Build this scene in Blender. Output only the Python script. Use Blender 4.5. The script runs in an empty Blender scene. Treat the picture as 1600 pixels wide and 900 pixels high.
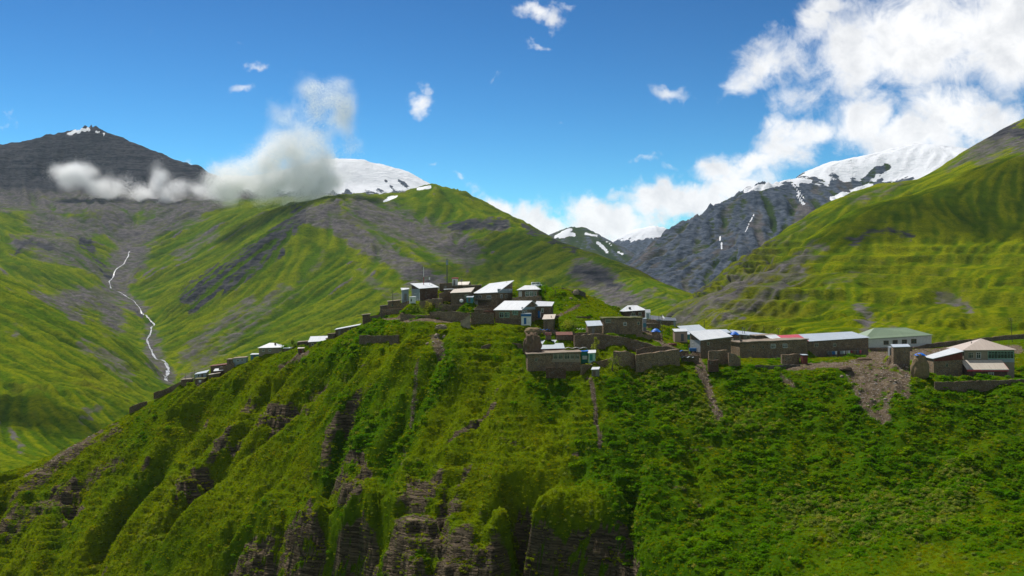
import bpy, bmesh, math, random
import numpy as np
from mathutils import Vector, Matrix

random.seed(7); rng = np.random.default_rng(11)
scene = bpy.context.scene
COL = scene.collection
R = math.radians

# ------------------------------------------------------------------ camera, sky, sun, exposure
cam_d = bpy.data.cameras.new("camera"); cam = bpy.data.objects.new("camera", cam_d); COL.objects.link(cam)
cam_d.sensor_width = 36.0; cam_d.lens = 36.0; cam_d.clip_start = 0.5; cam_d.clip_end = 40000
cam.location = (0, 0, 0); cam.rotation_euler = (R(90), 0, 0)
scene.camera = cam
vs = scene.view_settings
scene.display_settings.display_device = 'sRGB'
vs.view_transform = 'Standard'; vs.look = 'None'; vs.gamma = 1.0; vs.exposure = 0.25; vs.use_curve_mapping = False
scene.cycles.max_bounces = 20; scene.cycles.diffuse_bounces = 20; scene.cycles.glossy_bounces = 2
scene.cycles.transparent_max_bounces = 8; scene.cycles.transmission_bounces = 20; scene.cycles.volume_bounces = 1
scene.cycles.volume_step_rate = 1.0; scene.cycles.volume_max_steps = 128
scene.cycles.use_denoising = True; scene.cycles.sample_clamp_indirect = 3.0

SUN = Vector((-0.28, 0.45, 0.85)).normalized()
sun_d = bpy.data.lights.new("sun", 'SUN'); sun_d.energy = 4.2; sun_d.angle = R(0.53); sun_d.color = (1.0, 0.955, 0.88)
sun = bpy.data.objects.new("sun", sun_d); COL.objects.link(sun)
sun.location = SUN * 3000; sun.rotation_euler = SUN.to_track_quat('Z', 'Y').to_euler()

# ---- small node language
class G:
    def __init__(s, tree): s.t = tree; s.n = tree.nodes; s.l = tree.links
    def new(s, ty, **kw):
        n = s.n.new(ty)
        for k, v in kw.items(): setattr(n, k, v)
        return n
    def put(s, sock, v):
        if v is None: return
        if isinstance(v, bpy.types.NodeSocket): s.l.new(v, sock)
        else:
            if sock.type == 'RGBA' and hasattr(v, '__len__') and len(v) == 3: v = (*v, 1)
            sock.default_value = v
    def m(s, op, a, b=None, c=None, clamp=False):
        n = s.new('ShaderNodeMath', operation=op); n.use_clamp = clamp
        s.put(n.inputs[0], a); s.put(n.inputs[1], b); s.put(n.inputs[2], c)
        return n.outputs[0]
    def v(s, op, a, b=None, out=0):
        n = s.new('ShaderNodeVectorMath', operation=op); s.put(n.inputs[0], a)
        if op == 'SCALE': s.put(n.inputs['Scale'], b)
        else: s.put(n.inputs[1], b)
        return n.outputs[out]
    def mix(s, f, a, b, mode='MIX'):
        n = s.new('ShaderNodeMix', data_type='RGBA', blend_type=mode); n.clamp_factor = True
        s.put(n.inputs[0], f); s.put(n.inputs[6], a); s.put(n.inputs[7], b)
        return n.outputs[2]
    def ss(s, x, lo, hi, a=0.0, b=1.0):
        n = s.new('ShaderNodeMapRange', interpolation_type='SMOOTHSTEP'); n.clamp = True
        s.put(n.inputs[0], x); s.put(n.inputs[1], lo); s.put(n.inputs[2], hi); s.put(n.inputs[3], a); s.put(n.inputs[4], b)
        return n.outputs[0]
    def noise(s, vec, scale, detail=4, rough=.55, dist=0.0, out=0, ty=None):
        n = s.new('ShaderNodeTexNoise')
        if ty: n.noise_type = ty
        s.put(n.inputs['Vector'], vec); s.put(n.inputs['Scale'], scale); s.put(n.inputs['Detail'], detail)
        s.put(n.inputs['Roughness'], rough); s.put(n.inputs['Distortion'], dist)
        return n.outputs[out]
    def vor(s, vec, scale, feature='F1', out='Distance', rnd=1.0):
        n = s.new('ShaderNodeTexVoronoi', feature=feature); s.put(n.inputs['Vector'], vec); s.put(n.inputs['Scale'], scale)
        s.put(n.inputs['Randomness'], rnd)
        return n.outputs[out]
    def attr(s, name, out='Color', ty='GEOMETRY'):
        n = s.new('ShaderNodeAttribute', attribute_name=name, attribute_type=ty); return n.outputs[out]
    def sep(s, x):
        n = s.new('ShaderNodeSeparateColor'); s.put(n.inputs[0], x); return n.outputs
    def sepv(s, x):
        n = s.new('ShaderNodeSeparateXYZ'); s.put(n.inputs[0], x); return n.outputs
    def comb(s, x, y, z):
        n = s.new('ShaderNodeCombineXYZ'); s.put(n.inputs[0], x); s.put(n.inputs[1], y); s.put(n.inputs[2], z); return n.outputs[0]
    def pos(s): return s.new('ShaderNodeNewGeometry').outputs['Position']
    def obco(s): return s.new('ShaderNodeTexCoord').outputs['Object']
    def bump(s, h, dist, strength=1.0, normal=None):
        n = s.new('ShaderNodeBump'); s.put(n.inputs['Height'], h); s.put(n.inputs['Distance'], dist); s.put(n.inputs['Strength'], strength)
        if normal is not None: s.put(n.inputs['Normal'], normal)
        return n.outputs[0]

def material(name, fn):
    m = bpy.data.materials.new(name); m.use_nodes = True
    g = G(m.node_tree); b = m.node_tree.nodes['Principled BSDF']
    b.inputs['Roughness'].default_value = 0.9
    b.inputs['Specular IOR Level'].default_value = 0.25
    fn(g, b); return m
def P(g, b, base=None, rough=None, normal=None, spec=None, metal=None):
    g.put(b.inputs['Base Color'], base); g.put(b.inputs['Roughness'], rough); g.put(b.inputs['Normal'], normal)
    g.put(b.inputs['Specular IOR Level'], spec); g.put(b.inputs['Metallic'], metal)

# ---- sky: Nishita with high clouds built in the direction space of the world
F = 1600.0
world = bpy.data.worlds.new("World"); scene.world = world; world.use_nodes = True
def build_sky():
    g = G(world.node_tree); bg = world.node_tree.nodes['Background']
    sky = g.new('ShaderNodeTexSky', sky_type='NISHITA'); sky.sun_disc = False
    sky.sun_elevation = math.asin(SUN.z); sky.sun_rotation = math.atan2(SUN.x, SUN.y)
    sky.altitude = 2300; sky.air_density = 1.0; sky.dust_density = 0.25; sky.ozone_density = 2.6
    d = g.new('ShaderNodeTexCoord').outputs['Generated']
    x, y, z = g.sepv(d)
    yy = g.m('MAXIMUM', y, 0.02)
    p = g.comb(g.m('DIVIDE', x, yy), g.m('DIVIDE', z, yy), 0.0)
    w1 = g.noise(p, 9.0, 5, .6, out=1); w2 = g.noise(p, 34.0, 4, .6, out=1)
    pw = g.v('ADD', p, g.v('SCALE', g.v('SUBTRACT', w1, (.5, .5, .5)), .085))
    pw = g.v('ADD', pw, g.v('SCALE', g.v('SUBTRACT', w2, (.5, .5, .5)), .028))
    # each puff: centre and half sizes as bearing and height above the horizon (in units of 1/1600), turn, weight
    PUFF = [(1420,70,190,115,0,1.1),(1560,40,170,130,0,1.1),(1330,95,120,95,-20,1.0),(1500,180,150,75,0,1.1),(1340,195,110,75,-25,1.0),
            (1215,90,85,70,-20,.85),(1165,115,50,50,0,.75),(1270,50,80,50,0,.8),(1300,20,80,40,0,.8),(1240,225,95,55,-15,1.0),(1160,255,95,42,-12,1.0),(1420,225,130,50,0,1.0),
            (1065,318,130,46,-8,1.15),(950,342,130,46,0,1.15),(850,345,100,44,8,1.1),(775,322,60,32,25,.95),(1110,270,70,30,-10,.8),(1240,160,60,60,0,.55),(1130,290,90,40,-20,1.0),(975,305,40,16,0,.55),(1000,262,34,14,0,.6),(1035,275,30,12,10,.5),
            (900,380,240,30,0,1.0),(1150,300,120,60,-30,.9),
            (845,20,58,24,-8,.75),(880,5,40,20,0,.55),(835,74,22,11,10,.45),(650,165,40,30,-50,.72),(662,142,20,22,0,.55),(790,110,30,9,-50,.42),(830,70,34,10,20,.42),(970,225,20,10,10,.36),(870,190,12,7,0,.36),(1042,142,58,24,-5,.66),
            (415,92,26,16,10,.6),(402,135,40,15,-20,.55),(383,50,12,10,0,.38),(675,262,20,10,15,.45),(722,284,16,9,10,.4),(225,228,28,14,10,.62),(288,256,18,8,15,.5),(318,262,16,10,15,.4),(12,190,14,22,-10,.5)]
    f = 0.0
    for cx, cy, rx, ry, rot, wt in PUFF:
        c = ((cx-800)/F, (450-cy)/F, 0)
        mp = g.new('ShaderNodeMapping', vector_type='TEXTURE'); g.put(mp.inputs[0], pw)
        mp.inputs['Location'].default_value = c; mp.inputs['Rotation'].default_value = (0, 0, -R(rot)); mp.inputs['Scale'].default_value = (rx/F*1.25, ry/F*1.25, 1)
        ln = g.v('LENGTH', mp.outputs[0], out=1)
        f = g.m('MAXIMUM', g.ss(ln, 1.0, 0.0, 0.0, wt), f)
    n = g.noise(p, 24.0, 9, .64, .5); n2 = g.noise(p, 7.0, 4, .55)
    def dens(f, n): return g.ss(g.m('ADD', f, g.m('MULTIPLY', g.m('SUBTRACT', n, .5), 1.35)), .24, .92)
    a = dens(f, n)
    # thicker parts of a cloud pass less of the sun from behind: its own light falls towards the middle of the deep ones
    thick = g.m('MULTIPLY', g.ss(f, .55, 1.15), g.ss(n2, .38, .68))
    n3 = g.noise(g.v('ADD', p, (0.010, -0.014, 0)), 26.0, 7, .62, .3)
    rel = g.m('MULTIPLY', g.m('SUBTRACT', n3, n), 1.3)
    lum = g.m('ADD', g.m('SUBTRACT', 1.0, g.m('MULTIPLY', thick, .30)), rel)
    ccol = g.mix(g.m('SUBTRACT', 1.06, lum, clamp=True), (1.0, 1.0, 1.0), (.50, .53, .58))
    ccol = g.v('SCALE', ccol, 9.6)
    low = g.ss(z, .28, .0)     # paler towards the horizon
    gm = g.new('ShaderNodeGamma'); g.put(gm.inputs[0], g.v('SCALE', sky.outputs[0], .125)); gm.inputs[1].default_value = 2.0
    scol = g.v('MULTIPLY', gm.outputs[0], (6.6, 10.4, 8.6))
    up = g.ss(y, .03, .15)
    col = g.mix(g.m('MULTIPLY', g.m('MULTIPLY', a, .97), up), scol, ccol)
    # bright cloud added to unseen sky behind and beside the viewer, filling shaded walls
    nb = g.noise(d, 2.3, 6, .58, .2); ab = g.m('MULTIPLY', g.ss(nb, .45, .60), g.m('MULTIPLY', g.ss(y, .12, -.25), g.ss(z, -.02, .12)))
    col = g.mix(g.m('MULTIPLY', ab, .95), col, (5.4, 5.5, 5.6))
    g.put(bg.inputs[0], col); bg.inputs[1].default_value = 0.095
build_sky()

# ------------------------------------------------------------------ noise and interpolation
_perm = rng.permutation(4096).astype(np.int64); _ang = rng.random(4096)*2*np.pi
_gx, _gy = np.cos(_ang), np.sin(_ang)
def gnoise(x, y, seed=0):
    xi = np.floor(x).astype(np.int64); yi = np.floor(y).astype(np.int64); fx = x-xi; fy = y-yi
    u = fx*fx*fx*(fx*(fx*6-15)+10); v = fy*fy*fy*(fy*(fy*6-15)+10)
    def gr(ix, iy, dx, dy):
        h = _perm[(_perm[(ix+seed*131) & 4095]+iy) & 4095]; return _gx[h]*dx+_gy[h]*dy
    a = gr(xi, yi, fx, fy); b = gr(xi+1, yi, fx-1, fy); c = gr(xi, yi+1, fx, fy-1); d = gr(xi+1, yi+1, fx-1, fy-1)
    return (a+(b-a)*u+((c+(d-c)*u)-(a+(b-a)*u))*v)*1.5
def fbm(x, y, o=4, seed=0, gain=.5):
    s = 0; a = 1; t = 0
    for i in range(o): s = s+a*gnoise(x*2**i+i*17.3, y*2**i-i*9.1, seed+i); t += a; a *= gain
    return s/t*1.3
def ridged(x, y, o=4, seed=0):
    s = 0; a = 1; t = 0
    for i in range(o): s = s+a*(1-np.abs(gnoise(x*2**i+i*7.7, y*2**i+i*3.1, seed+i))*1.6); t += a; a *= .5
    return s/t
def sstep(x, a, b):
    t = np.clip((x-a)/(b-a), 0, 1); return t*t*(3-2*t)
class RBF:
    def __init__(s, pts, val, c):
        p = np.asarray(pts, float); v = np.asarray(val, float)
        key = np.round(p/1.0).astype(int); _, i = np.unique(key, axis=0, return_index=True); p, v = p[i], v[i]
        s.p, s.c = p, c; n = len(p)
        A = np.zeros((n+3, n+3)); d = np.linalg.norm(p[:, None]-p[None], axis=2); A[:n, :n] = np.sqrt(d*d+c*c)
        s.sc = np.abs(p).max()
        A[:n, n] = 1; A[:n, n+1:] = p/s.sc; A[n:, :n] = A[:n, n:].T
        A[:n, :n] -= np.eye(n)*c*.02
        s.w = np.linalg.solve(A, np.concatenate([v, np.zeros(3)]))
    def __call__(s, x, y):
        sh = np.shape(x); x = np.ravel(x); y = np.ravel(y); out = np.empty(len(x)); n = len(s.p)
        for k in range(0, len(x), 40000):
            a, b = x[k:k+40000], y[k:k+40000]
            d2 = (a[:, None]-s.p[None, :, 0])**2+(b[:, None]-s.p[None, :, 1])**2
            out[k:k+40000] = np.sqrt(d2+s.c**2) @ s.w[:n]+s.w[n]+(s.w[n+1]*a+s.w[n+2]*b)/s.sc
        return out.reshape(sh)
def pw(px, py, Y):      # a bearing, a height angle and a distance give a point of the country
    return Vector(((px-800)/F*Y, Y, (450-py)/F*Y))
def resample(pl, step=18):
    out = []
    for a, b in zip(pl[:-1], pl[1:]):
        n = max(1, int(math.hypot(a[0]-b[0], (a[1]-b[1]))/step))
        for k in range(n): out.append([a[i]+(b[i]-a[i])*k/n for i in range(len(a))])
    out.append(list(pl[-1])); return out
def dist_poly(x, y, pl):
    d = np.full(np.shape(x), 1e9)
    for (ax, ay), (bx, by) in zip(pl[:-1], pl[1:]):
        ex, ey = bx-ax, by-ay; t = np.clip(((x-ax)*ex+(y-ay)*ey)/(ex*ex+ey*ey+1e-9), 0, 1)
        d = np.minimum(d, np.hypot(x-ax-t*ex, y-ay-t*ey))
    return d
def inside(x, y, poly):
    r = np.zeros(np.shape(x), bool); j = len(poly)-1
    for i in range(len(poly)):
        (xi, yi), (xj, yj) = poly[i], poly[j]
        r ^= ((yi > y) != (yj > y)) & (x < (xj-xi)*(y-yi)/(yj-yi+1e-9)+xi); j = i
    return r
def soft_poly(x, y, poly, w):
    d = dist_poly(x, y, list(poly)+[poly[0]]); s = np.where(inside(x, y, poly), d, -d); return sstep(s, -w, w)

def grid_mesh(name, V, ny, nx, mat, masks=None):
    me = bpy.data.meshes.new(name)
    me.vertices.add(len(V)); me.vertices.foreach_set('co', V.astype(np.float32).ravel())
    i = np.arange(ny*nx).reshape(ny, nx)
    q = np.stack([i[:-1, :-1], i[:-1, 1:], i[1:, 1:], i[1:, :-1]], -1).reshape(-1, 4)
    me.loops.add(q.size); me.loops.foreach_set('vertex_index', q.ravel().astype(np.int32))
    me.polygons.add(len(q)); me.polygons.foreach_set('loop_start', (np.arange(len(q))*4).astype(np.int32))
    me.polygons.foreach_set('loop_total', np.full(len(q), 4, np.int32))
    me.update(calc_edges=True); me.validate()
    me.polygons.foreach_set('use_smooth', np.ones(len(me.polygons), bool))
    for nm, arr in (masks or {}).items():
        at = me.attributes.new(nm, 'FLOAT_COLOR', 'POINT'); at.data.foreach_set('color', arr.astype(np.float32).ravel())
    me.materials.append(mat)
    o = bpy.data.objects.new(name, me); COL.objects.link(o); return o

# ------------------------------------------------------------------ mountains
def fan(cps, px, lnY, c=14):
    pts, val = [], []
    for kind, pl in cps:
        for q in resample(pl, 22):
            if kind in 'pc': a, b, Y = q; z = (450-b)/F*Y
            if kind == 'c': pts.append((a, F*math.log(Y*1.07))); val.append((z-.045*Y)/(Y*1.07)); pts.append((a, F*math.log(Y*1.16))); val.append((z-.10*Y)/(Y*1.16))
            if kind in 'pc': pass
            else: a, Y, z = q
            pts.append((a, F*math.log(Y))); val.append(z/ Y)
    r = RBF(pts, val, c)
    PX, LY = np.meshgrid(px, lnY*F)
    return PX, np.exp(LY/F), r(PX, LY)*np.exp(LY/F)
def fall_streaks(PX, Y, Z, freq, n=7, step=7, seed=3):
    """noise drawn out along the line of fall: gullies and scree runs"""
    S = Z/Y; gy, gx = np.gradient(S)
    for _ in range(3):
        gx = (np.roll(gx, 1, 1)+gx*2+np.roll(gx, -1, 1))/4; gx = (np.roll(gx, 1, 0)+gx*2+np.roll(gx, -1, 0))/4
        gy = (np.roll(gy, 1, 1)+gy*2+np.roll(gy, -1, 1))/4; gy = (np.roll(gy, 1, 0)+gy*2+np.roll(gy, -1, 0))/4
    dpx = PX[0, 1]-PX[0, 0]; dly = F*math.log(Y[1, 0]/Y[0, 0])
    gx = gx/dpx; gy = gy/dly; m = np.hypot(gx, gy)+1e-7; gx /= m; gy /= m
    LY = F*np.log(Y); s = 0
    for k in range(-n, n+1): s = s+gnoise((PX+gx*k*step)*freq, (LY+gy*k*step)*freq, seed)
    return s/math.sqrt(2*n+1)*1.5, m
def proj(X, Y, Z): return 800+F*X/Y, 450-F*Z/Y

def terrain_mat(name, lush, dry, sc=1.0, r1=(.026, .029, .037), r2=(.088, .085, .092), fine=.55, strat=.5):
    """grass, scree, dark rock and snow, laid by the mask: R scree, G snow, B dark rock, A dry"""
    def fn(g, b):
        p = g.pos(); ms = g.attr('mask'); r, gg, bb = g.sep(ms)[:3]; al = g.attr('mask', 'Alpha')
        tn = g.sep(g.attr('tone'))
        n1 = g.noise(p, .006*sc, 6, .6); n2 = g.noise(p, .03*sc, 7, .66); n3 = g.noise(p, .16*sc, 4, .6)
        ps = g.v('MULTIPLY', p, (1, 1, 3.0))
        n4 = g.noise(ps, .05*sc, 7, .68)
        ca = g.mix(g.ss(g.m('ADD', n1, g.m('MULTIPLY', g.m('SUBTRACT', tn[0], .5), .9)), .3, .7), lush, dry)
        ca = g.mix(g.ss(al, .1, .9), ca, (.120, .120, .010))
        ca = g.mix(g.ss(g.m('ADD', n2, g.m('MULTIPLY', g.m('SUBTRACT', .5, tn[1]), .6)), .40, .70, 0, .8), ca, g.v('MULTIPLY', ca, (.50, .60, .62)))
        ca = g.mix(g.ss(n3, .52, .75, 0, .8), ca, g.v('MULTIPLY', ca, (1.35, 1.2, 1.0)))
        n5 = g.noise(p, fine, 4, .75); n6 = g.noise(g.v('MULTIPLY', p, (1, 1, 4)), .4*fine, 5, .72)
        ca = g.mix(g.ss(n5, .44, .62, 0, .8), ca, g.v('MULTIPLY', ca, (.46, .58, .6)))
        ca = g.mix(g.ss(n6, .55, .72, 0, .55), ca, (.085, .090, .008))
        ca = g.mix(g.ss(n4, .56, .74, 0, .45), ca, (.080, .080, .012))
        scree = g.mix(g.ss(n4, .35, .65), (.070, .065, .070), (.150, .136, .134))
        scree = g.mix(g.ss(n3, .4, .7, 0, .5), scree, (.058, .054, .060))
        scree = g.mix(g.ss(n5, .45, .7, 0, .6), scree, g.v('MULTIPLY', scree, (1.6, 1.55, 1.5)))
        scree = g.mix(g.ss(n2, .46, .64, 0, .55), scree, g.v('MULTIPLY', ca, (.8, .75, 1.0)))
        st = g.noise(g.v('MULTIPLY', p, (.35, .35, 6)), .02*sc, 5, .65)
        rock = g.mix(g.ss(g.m('ADD', g.m('MULTIPLY', st, strat), g.m('MULTIPLY', n4, 1-strat)), .4, .6), r1, r2)
        k = g.m('ADD', r, g.m('ADD', g.m('MULTIPLY', g.m('SUBTRACT', n2, .5), 1.1), g.m('MULTIPLY', g.m('SUBTRACT', n4, .5), .8)))
        k = g.m('ADD', k, g.m('MULTIPLY', g.m('SUBTRACT', tn[0], .5), g.m('MULTIPLY', r, .9)))
        c = g.mix(g.ss(k, .28, .72), ca, scree)
        k2 = g.m('ADD', bb, g.m('ADD', g.m('MULTIPLY', g.m('SUBTRACT', n4, .5), 1.1), g.m('MULTIPLY', g.m('SUBTRACT', n2, .5), .6)))
        c = g.mix(g.ss(k2, .34, .62), c, rock)
        k3 = g.m('ADD', gg, g.m('ADD', g.m('MULTIPLY', g.m('SUBTRACT', n4, .5), .8), g.m('MULTIPLY', g.m('SUBTRACT', n2, .5), .7)))
        snow = g.ss(k3, .46, .54)
        c = g.mix(snow, c, (.86, .88, .92))
        scree = scree
        h = g.m('ADD', g.m('ADD', n4, g.m('MULTIPLY', n3, .35)), g.m('MULTIPLY', n5, .16))
        nr = g.bump(h, 12.0/sc, g.m('ADD', .45, g.m('MULTIPLY', bb, .5)))
        P(g, b, c, 1.0, nr, 0.0)
    return material(name, fn)
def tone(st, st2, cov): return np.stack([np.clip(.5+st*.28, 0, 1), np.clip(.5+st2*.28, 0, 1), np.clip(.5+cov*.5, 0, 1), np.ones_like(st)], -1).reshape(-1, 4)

px_l = np.arange(-420, 1190, 2.5); ly_l = np.arange(math.log(470), math.log(5400), .0034)
STREAM = [(205,393,3250),(190,412,3080),(178,428,2960),(173,440,2880),(177,455,2760),(205,470,2620),(222,487,2500),(243,508,2360),(230,528,2190),(232,545,2050),(244,562,1900),(264,578,1790),(256,592,1720),(263,606,1650)]
CP_L = [
 # crest of the green ridge running to the right
 ('p',[(500,308,3150),(560,303,3100),(600,309,3100),(640,297,3150),(672,288,3150),(720,300,3050),(760,326,2900),(800,346,2700),(860,373,2450),(930,402,2150),(1000,434,1850),(1060,470,1600),(1100,497,1480),(1180,540,1400)]),
 ('p',[(620,330,2850),(700,370,2600),(780,400,2350),(860,430,2100),(940,455,1850),(1010,480,1600)]),
 ('p',[(700,420,2200),(800,445,2000),(900,470,1800),(960,490,1600),(1060,505,1400)]),
 # knob and its spurs
 ('p',[(500,308,3150),(515,312,2900),(508,318,2700),(495,330,2640),(490,350,2560),(492,372,2480),(515,400,2350),(545,425,2200),(580,455,2050),(610,485,1900),(640,510,1750)]),
 ('p',[(508,318,2700),(470,335,2650),(445,352,2560),(420,378,2480),(385,405,2420),(345,435,2380),(300,462,2400),(262,485,2430)]),
 ('p',[(430,330,3000),(470,345,2800),(400,365,2900),(340,395,2900),(280,430,2800),(235,462,2640)]),
 ('p',[(440,430,2300),(400,470,2200),(350,510,2050),(300,560,1850),(330,600,1600)]),
 ('p',[(480,440,2250),(470,480,2100),(440,530,1850),(400,570,1650)]),
 ('p',[(560,500,1800),(520,540,1600),(600,540,1550)]),
 # alpine meadow behind the spur, scree basin
 ('p',[(440,325,3150),(380,335,3250),(320,348,3350),(290,370,3300),(240,385,3260)]),
 ('p',[(300,320,3700),(240,335,3700),(200,350,3600),(205,375,3400)]),
 ('p',[(420,316,3500),(360,316,3700),(300,305,4000),(240,300,4000),(180,300,4000),(100,310,3900),(0,310,3900),(-200,310,3800)]),
 ('p',[(170,330,3600),(120,350,3450),(60,340,3500),(0,330,3500),(-150,340,3300),(-300,340,3300)]),
 ('p',[(-200,400,2900),(-60,380,3000),(0,380,2950),(60,385,2950),(110,380,3050),(150,385,3200),(180,390,3250)]),
 ('p',[(0,415,2600),(60,420,2600),(110,440,2600),(150,430,2750)]),
 ('p',[(90,470,2350),(130,465,2450),(165,470,2560),(190,485,2480),(150,500,2250),(200,515,2250)]),
 # the dark mountain
 ('p',[(-420,270,4700),(-200,245,4700),(-80,236,4650),(0,228,4600),(60,216,4550),(110,208,4500),(140,201,4500),(165,209,4480),(200,225,4450),(240,243,4400),(270,257,4350),(300,264,4300),(320,272,4250),(350,292,4200),(390,304,4100),(440,312,3900),(500,312,3700)]),
 ('p',[(140,235,4350),(120,270,4200),(100,295,4050)]),
 ('p',[(-420,330,5200),(-100,300,5300),(200,300,5300),(500,340,5300)]),
 ('z',[(560,4200,150),(700,4000,120),(900,3500,0),(1100,3000,-60)]),
 ('z',[(500,5300,150),(800,5300,60),(1180,5300,-40)]),
 ('z',[(800,3500,100)]), ('z',[(1000,2600,-40)]), ('z',[(1180,2000,-130)]), ('z',[(1180,2800,-160)]), ('z',[(1180,3800,-120)]),
 # the near shoulder left of the stream, with its field terrace
 ('p',[(-300,420,1950),(-100,425,1950),(0,430,1900),(40,447,1860),(90,474,1800),(130,498,1750),(170,518,1720),(205,538,1700),(232,560,1690),(250,590,1640)]),
 ('z',[(-100,2250,0),(60,2150,-30),(130,2080,-70),(180,2000,-110)]),
 ('p',[(-300,500,1500),(-100,500,1500),(0,500,1550),(80,530,1520),(150,560,1500),(200,590,1480),(235,612,1480)]),
 ('p',[(-300,590,1230),(-100,590,1230),(0,596,1230),(80,598,1250),(150,600,1290),(175,618,1300),(215,640,1330)]),
 ('p',[(60,612,1170),(110,614,1170),(165,614,1200)]),
 ('p',[(-200,660,1080),(0,655,1080),(60,655,1080),(120,650,1100),(160,655,1130)]),
 ('p',[(-200,700,960),(0,712,940),(60,705,980),(100,690,1030),(150,675,1080)]),
 ('p',[(-300,800,760),(0,760,800),(80,740,850)]),
 ('z',[(-400,480,-185),(0,480,-185),(400,480,-185),(800,480,-185),(1180,480,-185)]),
 ('z',[(300,900,-180),(600,900,-175),(900,900,-170),(1180,900,-160),(300,1300,-170),(600,1250,-165),(900,1250,-150),(1100,1250,-140)]),
 ('p',STREAM),
]
def build_left():
    PX, Y, Z = fan(CP_L, px_l, ly_l, 10)
    st, m = fall_streaks(PX, Y, Z, 1/15.0, 7, 7, 3); st2, _ = fall_streaks(PX, Y, Z, 1/42.0, 6, 18, 9)
    LY = F*np.log(Y)
    cov = fbm(PX/90, LY/90, 3, 21); sx0 = PX
    X = (PX-800)/F*Y; sx, sy = proj(X, Y, Z)
    dst = dist_poly(sx, sy, [(a, b) for a, b, _ in STREAM]); calm = sstep(dst, 3, 30)
    dark = np.maximum(sstep(Y, 3900, 4150), 0)*sstep(sx, 520, 430)
    crag = np.clip(sstep(dist_poly(sx+6*cov, sy, [(468,338),(425,380),(385,405),(340,432),(295,462)]), 26, 6)*(sx < 480)
            + .8*sstep(dist_poly(sx, sy, [(440,395),(390,430),(340,460),(300,490)]), 12, 3)
            + .8*sstep(dist_poly(sx, sy, [(130,380),(150,400),(170,430)]), 14, 4)
            + .7*sstep(dist_poly(sx, sy, [(235,505),(222,490),(200,478)]), 8, 2), 0, 1)
    amp = .9+1.3*dark*(1-.9*sstep(Y, 4330, 4450))+1.0*crag+.5*sstep(m*1600*100, 0, 1)
    Z = Z + Y/F*calm*(st*2.3*amp*np.clip(.7+cov*.6, .3, 1.5) + st2*3.4*np.clip(.35+1.1*fbm(PX/70+3, LY/70, 2, 27), .05, 1.6)*(1-.6*sstep(PX, 560, 680))*(1-.7*sstep(Y, 4300, 4450)) + fbm(PX/26, LY/26, 5, 5)*2.6+(ridged(PX/11, LY/17, 3, 61)-.6)*1.3)*(1-.6*sstep(sx0, 780, 900))
    Z = Z + Y/F*dark*(ridged(PX/36, LY/60, 4, 8)-.6)*4.5*(1-.8*sstep(Y, 4330, 4450))
    crag = np.clip(crag*(.55+.55*st+.3*cov), 0, 1)
    Z = Z - Y/F*crag*np.abs(gnoise(PX/13, LY/13, 4))*7
    # field steps on the near shoulder
    near = sstep(Y, 1750, 1500)*sstep(sx, 260, 200)
    per = 22.0; q = (Z+4*fbm(PX/120, LY/120, 2, 2))/per; fr = q-np.floor(q)
    Z = Z + near*(sstep(fr, .35, .95)-fr)*per*.45*sstep(cov, -.15, .35)
    X = (PX-800)/F*Y; sx, sy = proj(X, Y, Z)
    wx = sx+fbm(PX/40, LY/40, 4, 31)*16; wy = sy+fbm(PX/40, LY/40, 4, 41)*12
    def line(pl, w): return sstep(dist_poly(wx, wy, pl), w*1.55, 0)
    scree = np.zeros_like(Z)
    for pl, w, k in [([(488,335),(530,352),(570,378),(620,408),(660,430),(690,452)],20,.95),([(560,330),(620,345),(680,375),(730,395)],34,.8),([(470,340),(500,330),(520,325)],16,.9),
                     ([(915,425),(945,445),(985,478)],30,.9),([(700,355),(760,352),(790,350)],10,.8),([(715,365),(735,385)],14,.8),([(1000,455),(1050,470)],10,.5),
                     ([(180,345),(215,372),(205,395),(180,440)],30,1.0),([(300,330),(240,350),(210,380)],26,.9),([(60,345),(120,360),(150,350)],26,.8),([(0,318),(100,322),(200,322),(340,318)],14,.9),
                     ([(30,380),(70,378),(110,392)],18,.75),([(60,395),(120,400),(150,420)],18,.7),([(100,470),(140,462),(170,475),(180,505)],24,.8),([(55,455),(95,478),(130,502)],8,.7),
                     ([(130,540),(170,560),(200,585)],18,.55),([(18,520),(30,510)],10,.5),([(330,365),(300,385),(280,400)],14,.6),([(390,470),(330,520),(290,560)],18,.6),([(440,450),(380,510),(330,560),(290,590)],16,.55),
                     ([(500,400),(470,450),(400,520)],10,.4),([(560,420),(600,450),(650,480)],12,.5),([(640,440),(700,470)],16,.6),([(235,520),(240,555),(262,590)],16,.8),([(205,395),(175,445),(222,487)],14,.85),([(130,655),(155,635)],12,.6),([(0,660),(15,680),(35,700)],7,.6)]:
        scree = np.maximum(scree, k*line(pl, w))
    scree = np.maximum(scree, .75*sstep(st+st2*.6, .95, 1.9)*sstep(sy, 560, 430))
    scree = np.maximum(scree, sstep(Y, 3650, 3850)*sstep(sx, 470, 420))
    rock = np.maximum(dark*sstep(sy, 325, 300)*.95, crag*.95)
    rock = np.maximum(rock, .7*line([(700,350),(750,352),(790,346)], 9)); rock = np.maximum(rock, .65*line([(25,395),(40,378),(80,385)], 7))
    rock = np.maximum(rock, .7*line([(908,425),(940,430),(960,445)], 12))
    rock = np.maximum(rock, .6*line([(820,355),(860,372),(900,390)], 7))
    # snow left in patches
    snow = np.maximum.reduce([sstep(dist_poly(sx, sy, [(108,209),(122,204),(138,202)]), 4.5, 2), sstep(dist_poly(sx, sy, [(600,315),(612,309),(620,306)]), 3.2, 1.2),
                              sstep(dist_poly(sx, sy, [(654,295),(672,292)]), 3.5, 1.5), .9*sstep(dist_poly(sx, sy, [(150,205),(162,209)]), 2, .6)])
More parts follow.
